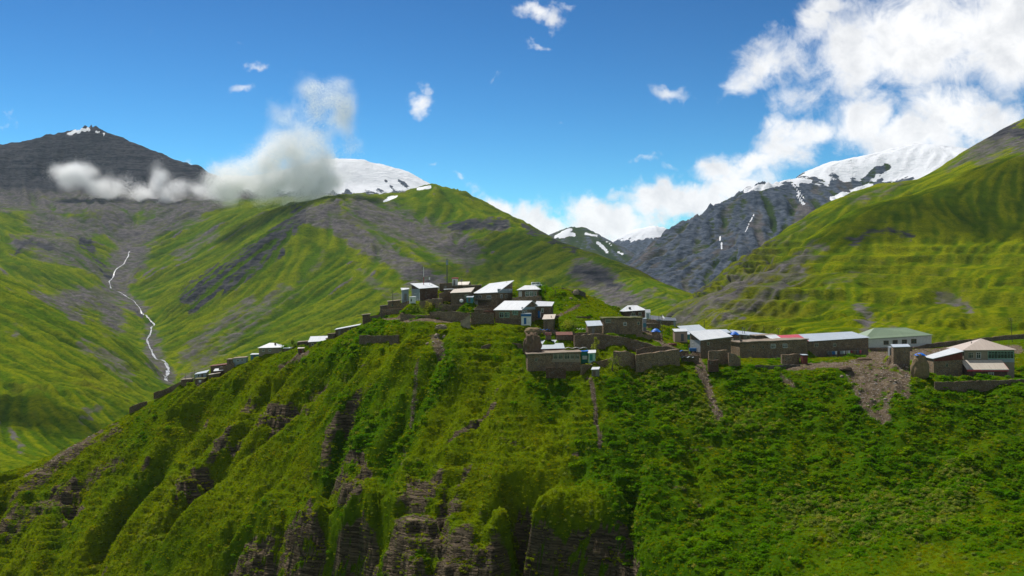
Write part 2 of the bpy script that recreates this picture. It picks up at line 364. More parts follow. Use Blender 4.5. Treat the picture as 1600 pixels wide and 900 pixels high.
    dry = np.clip(.35*sstep(cov, 0, .7)+.7*sstep(Y, 3100, 2600)*sstep(sx, 640, 760)*0+.3*line([(20,610),(90,605),(165,612)], 14), 0, 1)
    mk = np.stack([scree, snow, rock, dry], -1)
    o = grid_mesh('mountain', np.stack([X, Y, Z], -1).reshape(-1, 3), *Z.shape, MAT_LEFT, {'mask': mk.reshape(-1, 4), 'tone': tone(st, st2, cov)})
    o['kind'] = 'structure'; o['label'] = 'green ridge with grey scree and the dark rocky peak on the left'
    return PX, Y, Z
MAT_LEFT = terrain_mat('mountain_grass', (.072, .130, .003), (.162, .194, .003), fine=.20)
FL = build_left()
def fan_z(Fg, px, Y):
    PX, YY, Z = Fg; i = (px-PX[0, 0])/(PX[0, 1]-PX[0, 0]); j = math.log(Y/YY[0, 0])/math.log(YY[1, 0]/YY[0, 0])
    i0, j0 = int(i), int(j); a, b = i-i0, j-j0
    return (Z[j0, i0]*(1-a)+Z[j0, i0+1]*a)*(1-b)+(Z[j0+1, i0]*(1-a)+Z[j0+1, i0+1]*a)*b

def fan_mountain(name, label, cps, px, ly, mat, painter, c=10, amp=1.0, seed=3, shape=None, calm=None):
    PX, Y, Z = fan(cps, px, ly, c)
    if calm: amp = amp*calm(PX, Y, Z)
    st, m = fall_streaks(PX, Y, Z, 1/15.0, 7, 7, seed); st2, _ = fall_streaks(PX, Y, Z, 1/40.0, 6, 18, seed+6)
    LY = F*np.log(Y)
    Z = Z+Y/F*amp*(st*2.1+st2*3.6*np.clip(.4+1.1*fbm(PX/70+3, LY/70, 2, 27), .05, 1.6)+fbm(PX/26, LY/26, 5, seed+2)*2.6+(ridged(PX/11, LY/17, 3, 61)-.6)*1.2)
    if shape: Z = shape(PX, LY, Y, Z, st, st2)
    X = (PX-800)/F*Y; sx, sy = proj(X, Y, Z)
    wx = sx+fbm(PX/40, LY/40, 4, 31)*16; wy = sy+fbm(PX/40, LY/40, 4, 41)*12
    mk = np.stack(painter(sx, sy, wx, wy, PX, LY, Y, Z, st, st2), -1)
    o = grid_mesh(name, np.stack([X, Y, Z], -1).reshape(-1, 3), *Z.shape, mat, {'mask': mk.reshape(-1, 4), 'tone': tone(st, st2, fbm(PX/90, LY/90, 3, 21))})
    o['kind'] = 'structure'; o['label'] = label
    return PX, Y, Z

CP_R = [
 ('p',[(1980,110,2500),(1850,130,2350),(1750,145,2300),(1670,162,2250),(1600,187,2200),(1560,206,2150),(1520,229,2100),(1490,252,2050),(1462,273,2000),(1420,287,2020),(1380,291,2020),(1330,303,1980),(1290,318,1900),(1240,352,1780),(1190,388,1650),(1130,430,1500),(1070,472,1350),(1030,500,1250)]),
 ('p',[(1980,205,1800),(1800,212,1750),(1700,220,1700),(1600,236,1650),(1545,255,1600),(1480,283,1550),(1420,307,1500),(1360,320,1450),(1310,340,1400),(1260,374,1320),(1200,413,1220),(1130,456,1110),(1062,497,1010),(1030,520,950)]),
 ('z',[(1420,1780,140),(1330,1700,95),(1240,1560,20),(1150,1350,-40)]),
 ('z',[(1600,2700,180)]), ('z',[(1400,2600,60)]), ('z',[(1200,2300,-60)]), ('z',[(1100,2750,-190)]), ('z',[(985,2750,-210)]), ('z',[(1000,2000,-160)]), ('z',[(1080,2000,-150)]), ('z',[(1000,1500,-140)]), ('z',[(1200,2750,-150)]), ('z',[(1980,2750,350)]),
 ('p',[(1300,352,1330),(1380,345,1330),(1450,338,1350),(1520,335,1380),(1600,330,1400),(1800,320,1400)]),
 ('p',[(1270,390,1230),(1350,385,1220),(1430,385,1220),(1500,385,1210),(1600,382,1200),(1800,375,1200)]),
 ('p',[(1160,450,1020),(1230,430,1060),(1320,425,1060),(1420,425,1050),(1520,425,1030),(1600,425,1020),(1800,420,1000)]),
 ('p',[(1130,490,860),(1220,480,860),(1320,478,850),(1420,478,840),(1520,478,820),(1600,478,820),(1900,478,800)]),
 ('p',[(1070,525,740),(1150,520,710),(1250,525,660),(1350,530,620),(1450,532,600),(1550,532,590),(1700,532,590),(1900,535,590)]),
 ('z',[(1000,470,-70),(1200,470,-60),(1400,470,-60),(1600,470,-60),(1950,470,-60)]),
 ('z',[(1000,620,-60),(1000,900,-100),(1000,1200,-130)]),
]
def paint_r(sx, sy, wx, wy, PX, LY, Y, Z, st, st2):
    def line(pl, w): return sstep(dist_poly(wx, wy, pl), w*1.55, 0)
    scree = np.zeros_like(Z)
    for pl, w, k in [([(1060,500),(1110,475),(1160,445)],24,.82),([(1120,505),(1190,465),(1250,420)],18,.8),([(1180,440),(1240,410),(1290,385)],16,.8),([(1250,470),(1300,440),(1360,425)],12,.5),
                     ([(1340,480),(1360,495),(1350,520)],12,.9),([(1470,466),(1500,476),(1515,484)],8,.9),([(1130,500),(1160,495)],6,.8),([(1535,235),(1570,212),(1615,222)],30,1.0),([(1480,262),(1520,245),(1540,235)],10,.7),
                     ([(1330,310),(1380,300),(1400,292)],16,.6),([(1100,465),(1180,410),(1240,365),(1280,335)],8,.5),([(1380,500),(1400,515)],6,.6)]:
        scree = np.maximum(scree, k*line(pl, w))
    scree = np.maximum(scree, .62*sstep(st+st2*.6, .9, 1.9)*sstep(sx, 1340, 1180))
    scree = np.maximum(scree, .0); dk = RISER
    rock = np.maximum(.75*line([(1555,215),(1580,200),(1600,210)], 14), .55*line([(1330,375),(1360,360),(1420,365)], 12))
    rock = np.maximum(rock, .5*line([(1085,462),(1150,415),(1210,375)], 6))
    dry = np.clip(.40*sstep(sx, 1330, 1150)*sstep(sy, 540, 480)+.22*fbm(PX/70, LY/70, 3, 77), 0, 1)
    return np.maximum(scree*.8, .2*dk), np.zeros_like(Z), rock, np.clip(dry+.35*dk, 0, 1)
def shape_r(PX, LY, Y, Z, st, st2):
    # old field terraces: benches along the contours
    sx, sy = proj((PX-800)/F*Y, Y, Z)
    k = sstep(sy, 360, 400)*sstep(sx, 1100, 1200)*sstep(fbm(PX/80, LY/80, 3, 55), -.6, .0)
    per = 13.0; q = (Z+5*fbm(PX/190, LY/190, 2, 12)+.012*(PX-1300))/per; fr = q-np.floor(q)
    global RISER
    RISER = k*sstep(fr, .50, .62)*sstep(fr, .98, .86)
    Z = Z + k*(sstep(fr, .55, .92)-fr)*per*.95
    gly = sstep(sx, 1330, 1200)*sstep(sy, 350, 420)
    return Z + Y/F*gly*st*2.0
MAT_RIGHT = terrain_mat('hillside_grass', (.090, .142, .003), (.190, .212, .003), fine=.42)
FR = fan_mountain('hillside', 'green mountainside with grassy field terraces on the right', CP_R, np.arange(985, 1960, 2.4), np.arange(math.log(465), math.log(2760), .0030), MAT_RIGHT, paint_r, 10, .50, 13, shape_r, lambda PX, Y, Z: 1-.72*sstep(450-F*Z/Y, 365, 410)*sstep(PX, 1150, 1300))

CP_B = [
 ('c',[(1600,262,5200),(1540,250,5200),(1490,241,5200),(1455,236,5200),(1425,231,5200),(1405,235,5150),(1380,244,5100),(1350,252,5050),(1310,262,4950),(1275,270,4850),(1245,277,4700),(1215,287,4500),(1180,294,4350),(1160,299,4250),(1127,315,4150),(1091,337,4050),(1056,354,3950),(1036,368,3900),(1020,383,3850),(1005,393,3800),(990,402,3750),(977,414,3700),(950,440,3700)]),
 ('p',[(1245,279,4650),(1265,300,4350),(1290,305,4300),(1330,300,4400),(1400,275,4600)]),
 ('p',[(1245,300,4300),(1220,330,4000),(1200,370,3700),(1180,400,3500)]),
 ('p',[(1330,330,4000),(1260,380,3600),(1180,430,3300),(1100,462,3100),(1060,480,3000),(1000,490,3000)]),
 ('p',[(1120,370,3750),(1080,410,3450),(1050,450,3150)]),
 ('p',[(1140,340,3950),(1160,390,3500)]),
 ('z',[(900,3000,-100),(1000,2900,-100),(1300,2900,-60),(1600,3000,100)]),
 ('z',[(950,5500,-100),(1200,5700,200),(1400,5900,400),(1600,5900,380)]),
]
def paint_b(sx, sy, wx, wy, PX, LY, Y, Z, st, st2):
    sn = .62*sstep(wy+8*st, 300, 262)+.35*sstep(sx, 1240, 1300)*sstep(wy+8*st, 312, 270)
    sn = np.where(Y > 4380, sn, sn*.55)
    for pl, w in [([(1243,285),(1250,305),(1256,318)],4),([(1300,310),(1330,300),(1360,290)],6),([(1350,280),(1380,265),(1400,255)],6)]: sn = np.maximum(sn, .9*sstep(dist_poly(sx+3*st, sy, pl), w, w*.3))
    sn = np.maximum(sn, .8*sstep(dist_poly(sx, sy+2*st, [(1165,298),(1200,291),(1245,282),(1265,284)]), 6, 2))
    sn = np.minimum(sn, 1-.95*sstep(dist_poly(wx, wy, [(1290,302),(1340,285),(1385,262)]), 9, 3))
    sn = np.minimum(sn, 1-.8*sstep(dist_poly(wx, wy, [(1235,292),(1215,300)]), 10, 3))
    rock = np.clip(.6+.35*st, 0, 1)
    gr = sstep(dist_poly(wx, wy, [(1180,430),(1230,390),(1280,350)]), 40, 5)
    rock = np.clip(rock-.55*gr-.25*sstep(st2, .2, 1.2), 0, 1)
    scree = np.clip(.6+.4*st2-.3*gr, 0, 1)
    wf = np.maximum(sstep(dist_poly(sx, sy, [(1123,366),(1126,376),(1128,388)]), 1.6, .6), .8*sstep(dist_poly(sx, sy, [(1178,335),(1170,350),(1165,362)]), 1.3, .5))
    return scree, np.maximum(sn, wf), rock, np.zeros_like(Z)
def shape_b(PX, LY, Y, Z, st, st2): k = 1-.8*sstep(Y, 4250, 4500); return Z+Y/F*k*(st*3.0+(ridged(PX/34, LY/50, 4, 6)-.6)*7)
MAT_FAR = terrain_mat('far_ridge_hazed_rock', (.045, .075, .012), (.07, .09, .016), .7, (.042, .056, .084), (.115, .135, .172), fine=.14, strat=.12)  # blue in the rock stands in for distance haze, put into the colour
fan_mountain('mountain', 'steep rock ridge coloured haze-blue with a snow-covered summit, far right of centre', CP_B, np.arange(930, 1640, 2.5), np.arange(math.log(2900), math.log(5950), .003), MAT_FAR, paint_b, 8, .55, 23, shape_b, lambda PX, Y, Z: 1-.72*sstep(Y, 4250, 4500))

CP_F = [('c',[(780,420,6700),(830,392,6700),(862,372,6700),(890,358,6700),(905,361,6700),(922,366,6700),(948,376,6600),(975,388,6500),(1000,402,6400),(1030,420,6300),(1080,440,6300)]),
        ('p',[(800,450,5900),(900,425,5900),(960,430,5900),(1000,440,5900),(1080,470,5900)]),('p',[(890,380,6400),(910,400,6150)]),('p',[(950,395,6300),(960,415,6050)]),
        ('z',[(780,7200,60),(900,7200,150),(1080,7200,50)])]
def paint_f(sx, sy, wx, wy, PX, LY, Y, Z, st, st2):
    sn = np.zeros_like(Z)
    for pl, w in [([(868,370),(880,363),(892,359)],4),([(876,370),(890,366),(897,367)],5),([(915,365),(935,369)],2.5),([(934,379),(942,386),(948,393)],4),([(948,377),(954,383)],2.5),([(966,394),(974,397)],2)]: sn = np.maximum(sn, .95*sstep(dist_poly(sx+2*st, sy, pl), w, w*.3))
    return np.clip(.35+.4*st2, 0, 1), sn, np.clip(.28+.3*st, 0, 1), np.zeros_like(Z)
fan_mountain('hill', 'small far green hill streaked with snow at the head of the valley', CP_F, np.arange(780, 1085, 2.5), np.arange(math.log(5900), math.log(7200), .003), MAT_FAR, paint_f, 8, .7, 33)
CP_G = [('c',[(900,430,8000),(950,392,8000),(970,376,8000),(990,365,8000),(1010,357,8000),(1025,355,8000),(1045,360,8000),(1070,372,8000),(1120,395,8000)]),('p',[(900,450,7300),(1010,420,7300),(1120,430,7300)]),('z',[(900,8500,50),(1010,8500,250),(1120,8500,100)])]
def paint_g(sx, sy, wx, wy, PX, LY, Y, Z, st, st2): return np.full_like(Z, .7), .75*sstep(wy+6*st, 392, 366), np.full_like(Z, .6), np.zeros_like(Z)
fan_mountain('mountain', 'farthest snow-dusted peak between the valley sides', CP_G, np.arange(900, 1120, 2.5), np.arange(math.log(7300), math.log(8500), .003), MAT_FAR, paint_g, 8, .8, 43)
CP_S = [('c',[(240,330,5600),(300,300,5600),(335,286,5600),(352,279,5600),(375,282,5600),(420,280,5600),(470,262,5600),(510,252,5600),(545,250,5600),(575,255,5600),(605,261,5600),(635,269,5600),(662,285,5600),(700,310,5600),(760,340,5600)]),
        ('p',[(240,350,4900),(400,330,4900),(520,310,4900),(600,312,4900),(680,320,4900),(760,360,4900)]),('p',[(560,275,5300),(620,285,5300),(530,285,5200)]),('z',[(240,6300,350),(500,6300,500),(760,6300,250)])]
def paint_s(sx, sy, wx, wy, PX, LY, Y, Z, st, st2):
    sn = .92-.5*sstep(wy+5*st, 284, 306)-.55*sstep(st+.5*st2, .5, 1.3)*sstep(sy, 256, 276)
    return np.full_like(Z, .8), sn, np.full_like(Z, .6), np.zeros_like(Z)
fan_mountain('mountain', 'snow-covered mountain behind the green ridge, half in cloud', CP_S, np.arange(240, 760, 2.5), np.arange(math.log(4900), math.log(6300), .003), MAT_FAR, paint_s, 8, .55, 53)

# the mountain stream
def build_stream():
    mat = material('white_water', lambda g, b: P(g, b, g.mix(g.ss(g.noise(g.pos(), .12, 5, .65), .42, .6), (.20, .20, .20), (.60, .62, .64)), .35, None, .5))
    bm = bmesh.new(); prev = None; pl = resample(STREAM, 2)
    for k, (a, b, Y) in enumerate(pl):
        wv = .5+.5*sstep(Y, 3200, 1900); w = wv*(.95+.8*math.sin(k*1.7)*math.sin(k*.6))*(1+1.3*sstep(Y, 2000, 1720))*(.35 if 466 < b < 484 or 445 < b < 449 else 1)+.25
        a = a+4.5*float(gnoise(np.array(k*.13), np.array(.5), 3))
        z = fan_z(FL, a, Y)
        L = Vector(((a-w-800)/F*Y, Y, max(z, fan_z(FL, a-w, Y))+.6)); Rr = Vector(((a+w-800)/F*Y, Y, max(z, fan_z(FL, a+w, Y))+.6))
        v = (bm.verts.new(L), bm.verts.new(Rr))
        if prev: bm.faces.new((prev[0], prev[1], v[1], v[0]))
        prev = v
    me = bpy.data.meshes.new('stream'); bm.to_mesh(me); bm.free(); me.materials.append(mat)
    o = bpy.data.objects.new('stream', me); COL.objects.link(o); o['kind'] = 'structure'; o['label'] = 'white mountain stream running down the valley'
build_stream()

# ------------------------------------------------------------------ the village hill
CP_N = [
 # plateau on the right
 ('p',[(1060,560,345),(1100,572,338),(1200,579,334),(1300,575,332),(1400,580,328),(1460,595,322),(1540,601,318),(1640,603,316),(1760,606,312)]),
 ('p',[(1450,591,338),(1510,593,340),(1590,592,342),(1700,592,342)]),
 ('p',[(1090,556,352),(1180,562,355),(1260,560,372),(1360,556,383),(1440,556,385),(1540,560,375),(1700,560,375)]),
 ('p',[(1110,545,372),(1200,548,392),(1300,549,402),(1400,547,412),(1500,545,420),(1600,541,420),(1760,541,420)]),
 ('p',[(1160,535,425),(1300,541,432),(1430,541,438),(1520,534,440),(1600,529,442),(1760,528,442)]),
 # mound and hilltop
 ('p',[(1100,527,418),(1060,512,415),(1030,505,412),(1000,494,408),(960,479,402),(925,466,400),(895,456,400),(870,451,402),(845,450,405),(800,449,412),(750,449,414),(700,449,414),(665,460,412),(640,470,410),(615,481,405),(590,494,402),(560,505,402)]),
 ('p',[(560,505,402),(500,528,405),(460,543,410),(420,553,415),(360,572,420),(300,596,422),(235,628,420),(150,678,412),(60,732,402),(0,753,395),(-80,790,388),(-200,850,380)]),
 # terraces of the village below the top
 ('p',[(600,500,388),(640,492,390),(700,482,394),(760,478,396),(820,470,398)]),
 ('p',[(640,503,374),(690,505,370),(740,508,367),(790,508,367),(840,508,368),(870,505,372),(905,497,378)]),
 ('p',[(760,500,374),(800,497,380),(850,490,386)]),
 ('p',[(880,480,388),(920,480,392),(950,496,385),(980,505,385)]),
 ('p',[(920,522,362),(960,523,362),(1000,523,366),(1030,523,372),(1045,530,372)]),
 ('p',[(930,540,352),(980,543,351),(1020,548,351),(1060,550,352)]),
 ('p',[(1060,524,385),(1090,526,385),(1110,530,385)]),
 # rim above the face
 ('p',[(560,515,390),(600,512,380),(650,514,368),(700,516,363),(760,516,361),(810,525,358),(830,553,343),(870,578,335),(915,583,333),(960,575,335),(1010,575,335),(1050,572,336)]),
 ('p',[(800,560,343),(820,575,338)]),
 ('p',[(845,553,347),(862,552,347),(882,552,348)]), ('z',[(842,356,-22.5),(862,356,-22.5),(884,356,-22.5)]),
 # the face
 ('p',[(420,580,402),(480,555,396),(540,560,378),(620,560,356),(700,560,346),(770,560,345)]),
 ('p',[(300,640,404),(360,620,400),(450,620,384),(540,620,362),(640,620,342),(740,620,333),(850,620,324),(950,620,322),(1060,620,322),(1180,620,322),(1300,620,318),(1400,622,312),(1500,625,311),(1640,628,308)]),
 ('p',[(100,750,394),(160,720,397),(220,690,398),(300,690,390),(400,690,372),(500,690,352),(620,690,328),(740,690,318),(860,690,308),(960,690,304),(1080,690,303),(1200,690,303),(1320,690,298),(1440,690,294),(1640,690,292)]),
 ('p',[(0,790,388),(80,780,388),(180,770,381),(280,760,371),(380,760,358),(480,760,342),(600,755,314),(740,760,306),(860,760,296),(960,760,289),(1080,760,287),(1200,760,285),(1320,760,281),(1440,760,276),(1640,760,270)]),
 ('p',[(-100,850,374),(20,840,374),(120,835,368),(240,830,357),(340,820,345),(440,810,332),(520,800,316),(600,790,305),(740,800,300),(860,800,287),(960,810,281),(1080,830,270),(1200,830,266),(1320,830,258),(1440,830,250),(1640,830,242)]),
 ('p',[(-200,920,362),(0,910,360),(100,900,355),(220,900,346),(340,900,334),(440,880,324),(520,870,312),(560,870,308),(600,880,296),(640,885,289),(700,885,285),(770,885,285),(800,875,290),(815,870,294),(860,870,284),(960,880,277),(1080,900,252),(1200,900,246),(1320,900,238),(1440,900,228),(1640,900,218)]),
 ('z',[(-200,330,-115),(100,330,-113),(340,318,-110),(520,302,-106),(590,288,-100),(640,276,-92),(740,270,-90),(820,284,-100),(960,268,-100),(1100,235,-78),(1440,205,-68),(1700,195,-65)]),
 ('z',[(-300,200,-150),(100,190,-146),(500,180,-135),(800,170,-128),(1100,150,-110),(1500,130,-98),(1900,130,-95)]),
 ('z',[(-3000,60,-52),(-1000,60,-52),(800,60,-50),(2400,60,-50),(4600,60,-50),(-6000,6,-9),(800,6,-9),(7600,6,-9),(800,-12,-2.5)]),
 # behind the crest
 ('z',[(-300,470,-145),(0,470,-122),(200,470,-95),(400,470,-72),(560,465,-55),(700,470,-42),(850,465,-40),(1000,470,-48),(1150,480,-46),(1300,490,-48),(1450,495,-50),(1650,500,-52),(1850,500,-54)]),
 ('z',[(-300,540,-180),(100,540,-160),(400,540,-130),(700,540,-105),(1000,540,-90),(1300,545,-80),(1600,550,-80),(1850,550,-80)]),
]
def build_near_rbf():
    P_, v = [], []
    for kind, pl in CP_N:
        for q in resample(pl, 26):
            if kind == 'p': w = pw(*q); P_.append((w.x, w.y)); v.append(w.z)
            else: P_.append(((q[0]-800)/F*q[1], q[1])); v.append(q[2])
    return RBF(P_, v, 3.0)
NB = build_near_rbf()
GX = np.arange(-262, 262.1, .8)
GY = np.concatenate([np.arange(-12, 212, 7.0), np.arange(212, 252, 1.2), np.arange(252, 432, .62), np.arange(432, 552, 2.5)])
XX, YY = np.meshgrid(GX, GY); ZB = NB(XX, YY)
def gi(A, x, y):
    x = np.asarray(x, float); y = np.asarray(y, float)
    i = np.clip((x-GX[0])/.8, 0, len(GX)-1.001); j = np.clip(np.interp(y, GY, np.arange(len(GY))), 0, len(GY)-1.001)
    i0 = i.astype(int); j0 = j.astype(int); a = i-i0; b = j-j0
    return (A[j0, i0]*(1-a)+A[j0, i0+1]*a)*(1-b)+(A[j0+1, i0]*(1-a)+A[j0+1, i0+1]*a)*b
def hit(px, py, A=None, Y0=225.0):
    A = ZB if A is None else A
    Y = np.arange(Y0, 470, .5); k = (450-py)/F*Y-gi(A, (px-800)/F*Y, Y)
    s = np.where(k < 0)[0]
    Yh = Y[s[0]] if len(s) else Y[np.argmin(np.abs(k))]
    return (px-800)/F*Yh, Yh
def hits(pl): return [hit(*q) for q in pl]
SX, SY = proj(XX, np.maximum(YY, 3), ZB)     # bearing and height angle of each point of the hill
WXN = fbm(XX/9, YY/9, 4, 61); WYN = fbm(XX/9, YY/9, 4, 71)
def nline(pl, w, wob=3.0):  # distance mask to a line laid on the ground (metres)
    return sstep(dist_poly(XX+WXN*wob, YY+WYN*wob, hits(pl)), w, w*.3)
def nline2(pl, w, wob=8.0):
    return sstep(dist_poly(SX+WXN*wob, SY+WYN*wob, pl), w, w*.3)
def shape_near():
    Z = ZB.copy(); face = sstep(YY, 225, 250)*sstep(YY, 418, 384)
    top = np.maximum(sstep(SY, 575, 535)*sstep(YY, 330, 345), 0)
    fr = face*(1-.85*np.clip(sstep(ZB, -28, -25.5)*sstep(XX, 40, 60)+sstep(ZB, -16, -12), 0, 1))
    cov = fbm(XX/28, YY/28, 3, 15)
    # gullies: steep sided troughs that cut down the face
    GUL = [([(505,575),(470,618),(430,660),(385,695),(345,722),(305,762),(265,805)],7.5,6.5),([(548,640),(528,690),(516,740),(512,800),(512,870)],5.5,7.0),([(625,650),(605,720),(592,780),(588,850)],5.5,6.0),
           ([(800,770),(808,820),(812,880)],4.5,7.5),([(985,760),(988,830),(990,890)],4.0,6.0),([(690,535),(665,585),(645,640),(632,690),(605,740)],4.0,2.5),([(928,590),(937,660),(950,720),(968,770),(984,830)],1.6,2.0),
           ([(455,575),(400,625),(350,665),(310,700)],5,3.0),([(250,720),(205,770),(165,830),(150,890)],7,5.0),([(120,770),(95,830),(80,890)],7,6.0),([(330,640),(280,690),(235,740)],4.5,2.5),
           ([(565,560),(530,610),(495,660),(450,720),(400,780),(360,830)],4.5,3.0),([(390,830),(370,860),(355,895)],5,5.0),([(445,800),(432,850),(425,895)],4,4.0),([(700,760),(690,810),(684,880)],3.5,3.0),([(880,790),(884,850),(886,890)],3.5,3.5),
           ([(1100,590),(1112,620),(1125,655)],2.2,1.2),([(1250,640),(1262,700),(1270,760)],5,2.0),([(1080,700),(1090,760),(1098,830)],5,2.2),([(860,600),(868,660),(872,720)],4,1.2),([(760,600),(745,660),(735,720)],4,1.2)]
    cut = np.zeros_like(Z)
    for pl, w, dp in GUL:
        d = dist_poly(XX+WXN*1.6, YY+WYN*1.6, hits(pl)); cut = np.maximum(cut, dp*np.clip(1-d/w, 0, 1)**1.2)
    Z = Z-1.2*cut*(.85+.3*cov)*np.maximum(fr, .0)
    # general roughness and small ribs down the line of fall
    gy_, gx_ = np.gradient(ZB, GY, GX); mm = np.hypot(gx_, gy_)+1e-4; gx_ = gx_/mm; gy_ = gy_/mm
    stk = 0; stw = 0
    for k in range(-6, 7): stk = stk+gnoise((XX+gx_*k*5)/8.5, (YY+gy_*k*5)/8.5, 211); stw = stw+gnoise((XX+gx_*k*9)/19, (YY+gy_*k*9)/19, 221)
    stk = stk/3.6*1.5; stw = stw/3.6*1.5; lf = .35+.65*sstep(SX, 900, 520)
    Z = Z+fr*lf*(stk*1.5+np.where(stw < 0, stw*1.9, stw*1.1))
    rib = gnoise(XX/7.5+.12*YY/7.5, YY/26, 81)
    Z = Z+fr*(fbm(XX/16, YY/16, 4, 91)*2.2+rib*.7)
    # bare beds of shale: mask
    W_ = (SX+WXN*18, SY+WYN*12)
    cliff = np.clip(soft_poly(*W_, [(800,775),(815,765),(830,800),(880,815),(900,812),(985,800),(996,830),(1000,960),(805,960)], 9)
             + soft_poly(*W_, [(365,850),(420,815),(480,790),(512,790),(520,960),(330,960)], 11) + soft_poly(*W_, [(525,800),(560,785),(586,800),(596,960),(520,960)], 8)
             + .9*soft_poly(*W_, [(600,850),(650,870),(660,960),(600,960)], 9)
             + .9*soft_poly(*W_, [(520,715),(570,705),(585,740),(560,765),(525,765)], 7)
             + soft_poly(*W_, [(395,650),(430,628),(470,610),(482,622),(450,650),(420,675),(402,672)], 6)
             + soft_poly(*W_, [(270,745),(300,730),(335,727),(330,745),(300,775),(275,785)], 6)
             + .8*soft_poly(*W_, [(80,755),(120,745),(130,790),(95,805)], 8), 0, 1)
    cliff *= sstep(fbm(XX/5.5, (YY+ZB)/5.5, 4, 131), -.42, .02)
    beds = np.clip(soft_poly(SX+WXN*22, SY+WYN*12, [(640,735),(700,700),(745,715),(730,780),(700,830),(760,800),(800,850),(800,960),(590,960),(610,830)], 14)*.8
             + .85*nline2([(770,635),(735,655),(700,690),(680,715)], 10)+.8*nline2([(500,700),(520,670),(545,640),(560,615)], 11)+.6*nline2([(480,735),(510,700)], 16)
             + .7*nline2([(520,590),(560,575),(600,560)], 9)+.7*nline2([(440,650),(490,600),(520,570)], 8)+.6*nline2([(330,690),(380,680),(410,700)], 8)
             + .6*nline2([(185,720),(130,755),(60,790),(0,830)], 24)+.75*nline2([(180,668),(120,705),(60,745),(0,790)], 13)
             + .5*nline2([(560,610),(590,590),(610,600)], 9)+.5*nline2([(760,620),(790,600)], 7)+.6*nline2([(700,690),(670,760)], 10)+.5*nline2([(1040,790),(1055,810),(1050,850)], 12)
             + .75*nline2([(860,700),(900,705)],5)+.6*nline2([(780,690),(820,695)],5)+.6*nline2([(1050,760),(1090,775)],7)+.5*nline2([(1080,690),(1130,700),(1180,680)],8)
             + .5*nline2([(1430,840),(1470,850)],8), 0, 1)
    beds = np.clip(beds+.8*sstep(stk+1.1*fbm(XX/20, YY/20, 3, 241), .75, 1.6)*sstep(SX, 640, 500)*sstep(SY, 575, 640)+.5*sstep(stk+.7*stw, -.75, -1.5)*sstep(SX, 620, 420)*sstep(SY, 600, 660), 0, 1)
    rockm = np.maximum(cliff, beds*.85*sstep(fbm(XX/12, YY/12, 3, 33), -.55, .05))
    # hard and soft layers stand out as ledges, a shade tilted
    sh = np.clip(.5+fbm(XX/18, YY/18, 3, 161), 0, 1)
    but = (ridged(XX/13+.02*YY, YY/70, 3, 151)-.55)*sstep(SY, 760, 830)*sstep(SX, 1010, 960)*sstep(SX, 330, 380)
    Z = Z-fr*np.clip(but, -1, 1)*5.0
    per = 1.9; q = (Z+.02*XX+.9*fbm(XX/22, YY/22, 3, 5))/per; frc = q-np.floor(q)
    led = (sstep(frc, .55, .95)-frc)*per
    dryz = sstep(SX, 1050, 850)
    Z = Z+fr*led*(.95*rockm+(.14+.95*dryz*sh)*(1-rockm))
    per = 4.6; q = (Z+.03*XX+1.8*fbm(XX/16, YY/16, 3, 25))/per; frc = q-np.floor(q)
    Z = Z+fr*(sstep(frc, .6, .95)-frc)*per*(.85*cliff+.6*beds+.24*dryz*(1-rockm)*sh)
    Z = Z+fr*cliff*(ridged(XX/6, YY/40, 3, 14)-.6)*1.6
    # turf hummocks
    hum = np.abs(gnoise(XX/2.3, YY/2.6, 101)); big = np.abs(gnoise(XX/6.1, YY/6.6, 102))
    Z = Z+fr*(1-rockm)*((hum-.3)*.8+(big-.3)*1.3*(1-.5*dryz))
    # paths, yards, tips of rubble
    bare = np.clip(.95*nline2([(917,592),(925,610),(932,650),(938,690)], 6, 5)*sstep(SY, 560, 580)+nline2([(1096,575),(1106,600),(1115,630),(1122,652)], 11, 5)
        + soft_poly(SX+WXN*9, SY+WYN*6, [(1318,575),(1360,565),(1420,572),(1426,600),(1420,632),(1398,612),(1385,640),(1395,660),(1375,662),(1348,640),(1330,605)], 9)*sstep(fbm(XX/5.5, YY/5.5, 3, 231), -.75, -.1)
        + .9*nline2([(1235,572),(1300,572),(1390,560),(1480,548),(1590,548)], 9, 5)*sstep(YY, 328, 335) + .9*nline2([(1360,556),(1440,552),(1590,546)], 12, 5)
        + nline2([(1026,528),(1040,540),(1060,552),(1090,560),(1096,575)], 8, 4) + .8*nline2([(980,512),(1010,516),(1030,525)], 7, 4)
        + .8*nline2([(600,497),(640,500),(700,500),(735,498)], 4, 3) + .7*nline2([(680,520),(690,535)], 14, 6)+.6*nline2([(655,560),(650,600),(640,650)], 6, 6)+.5*nline2([(635,680),(628,720)], 4, 4)
        + .8*nline2([(440,575),(465,555),(480,548)], 8, 4)+.8*nline2([(308,606),(318,600)], 8, 4)+.9*nline2([(240,618),(200,640)], 3, 2)*0 + .9*nline2([(850,512),(880,520)], 6, 3)
        + .7*nline2([(905,478),(880,490),(866,497)], 4, 2) + .6*nline2([(690,470),(730,480),(770,485)], 10, 5)*sstep(SY, 500, 490)
        + .8*nline2([(40,742),(80,720),(120,695),(160,672)], 5, 4)+ .9*nline2([(925,568),(955,560)], 5, 3)+.6*nline2([(1220,590),(1240,598)],8,5), 0, 1)
    # the terrace wall bank between the upper and lower lanes
    lush = np.clip(.5+.9*fbm(XX/22, YY/22, 3, 44), 0, 1)
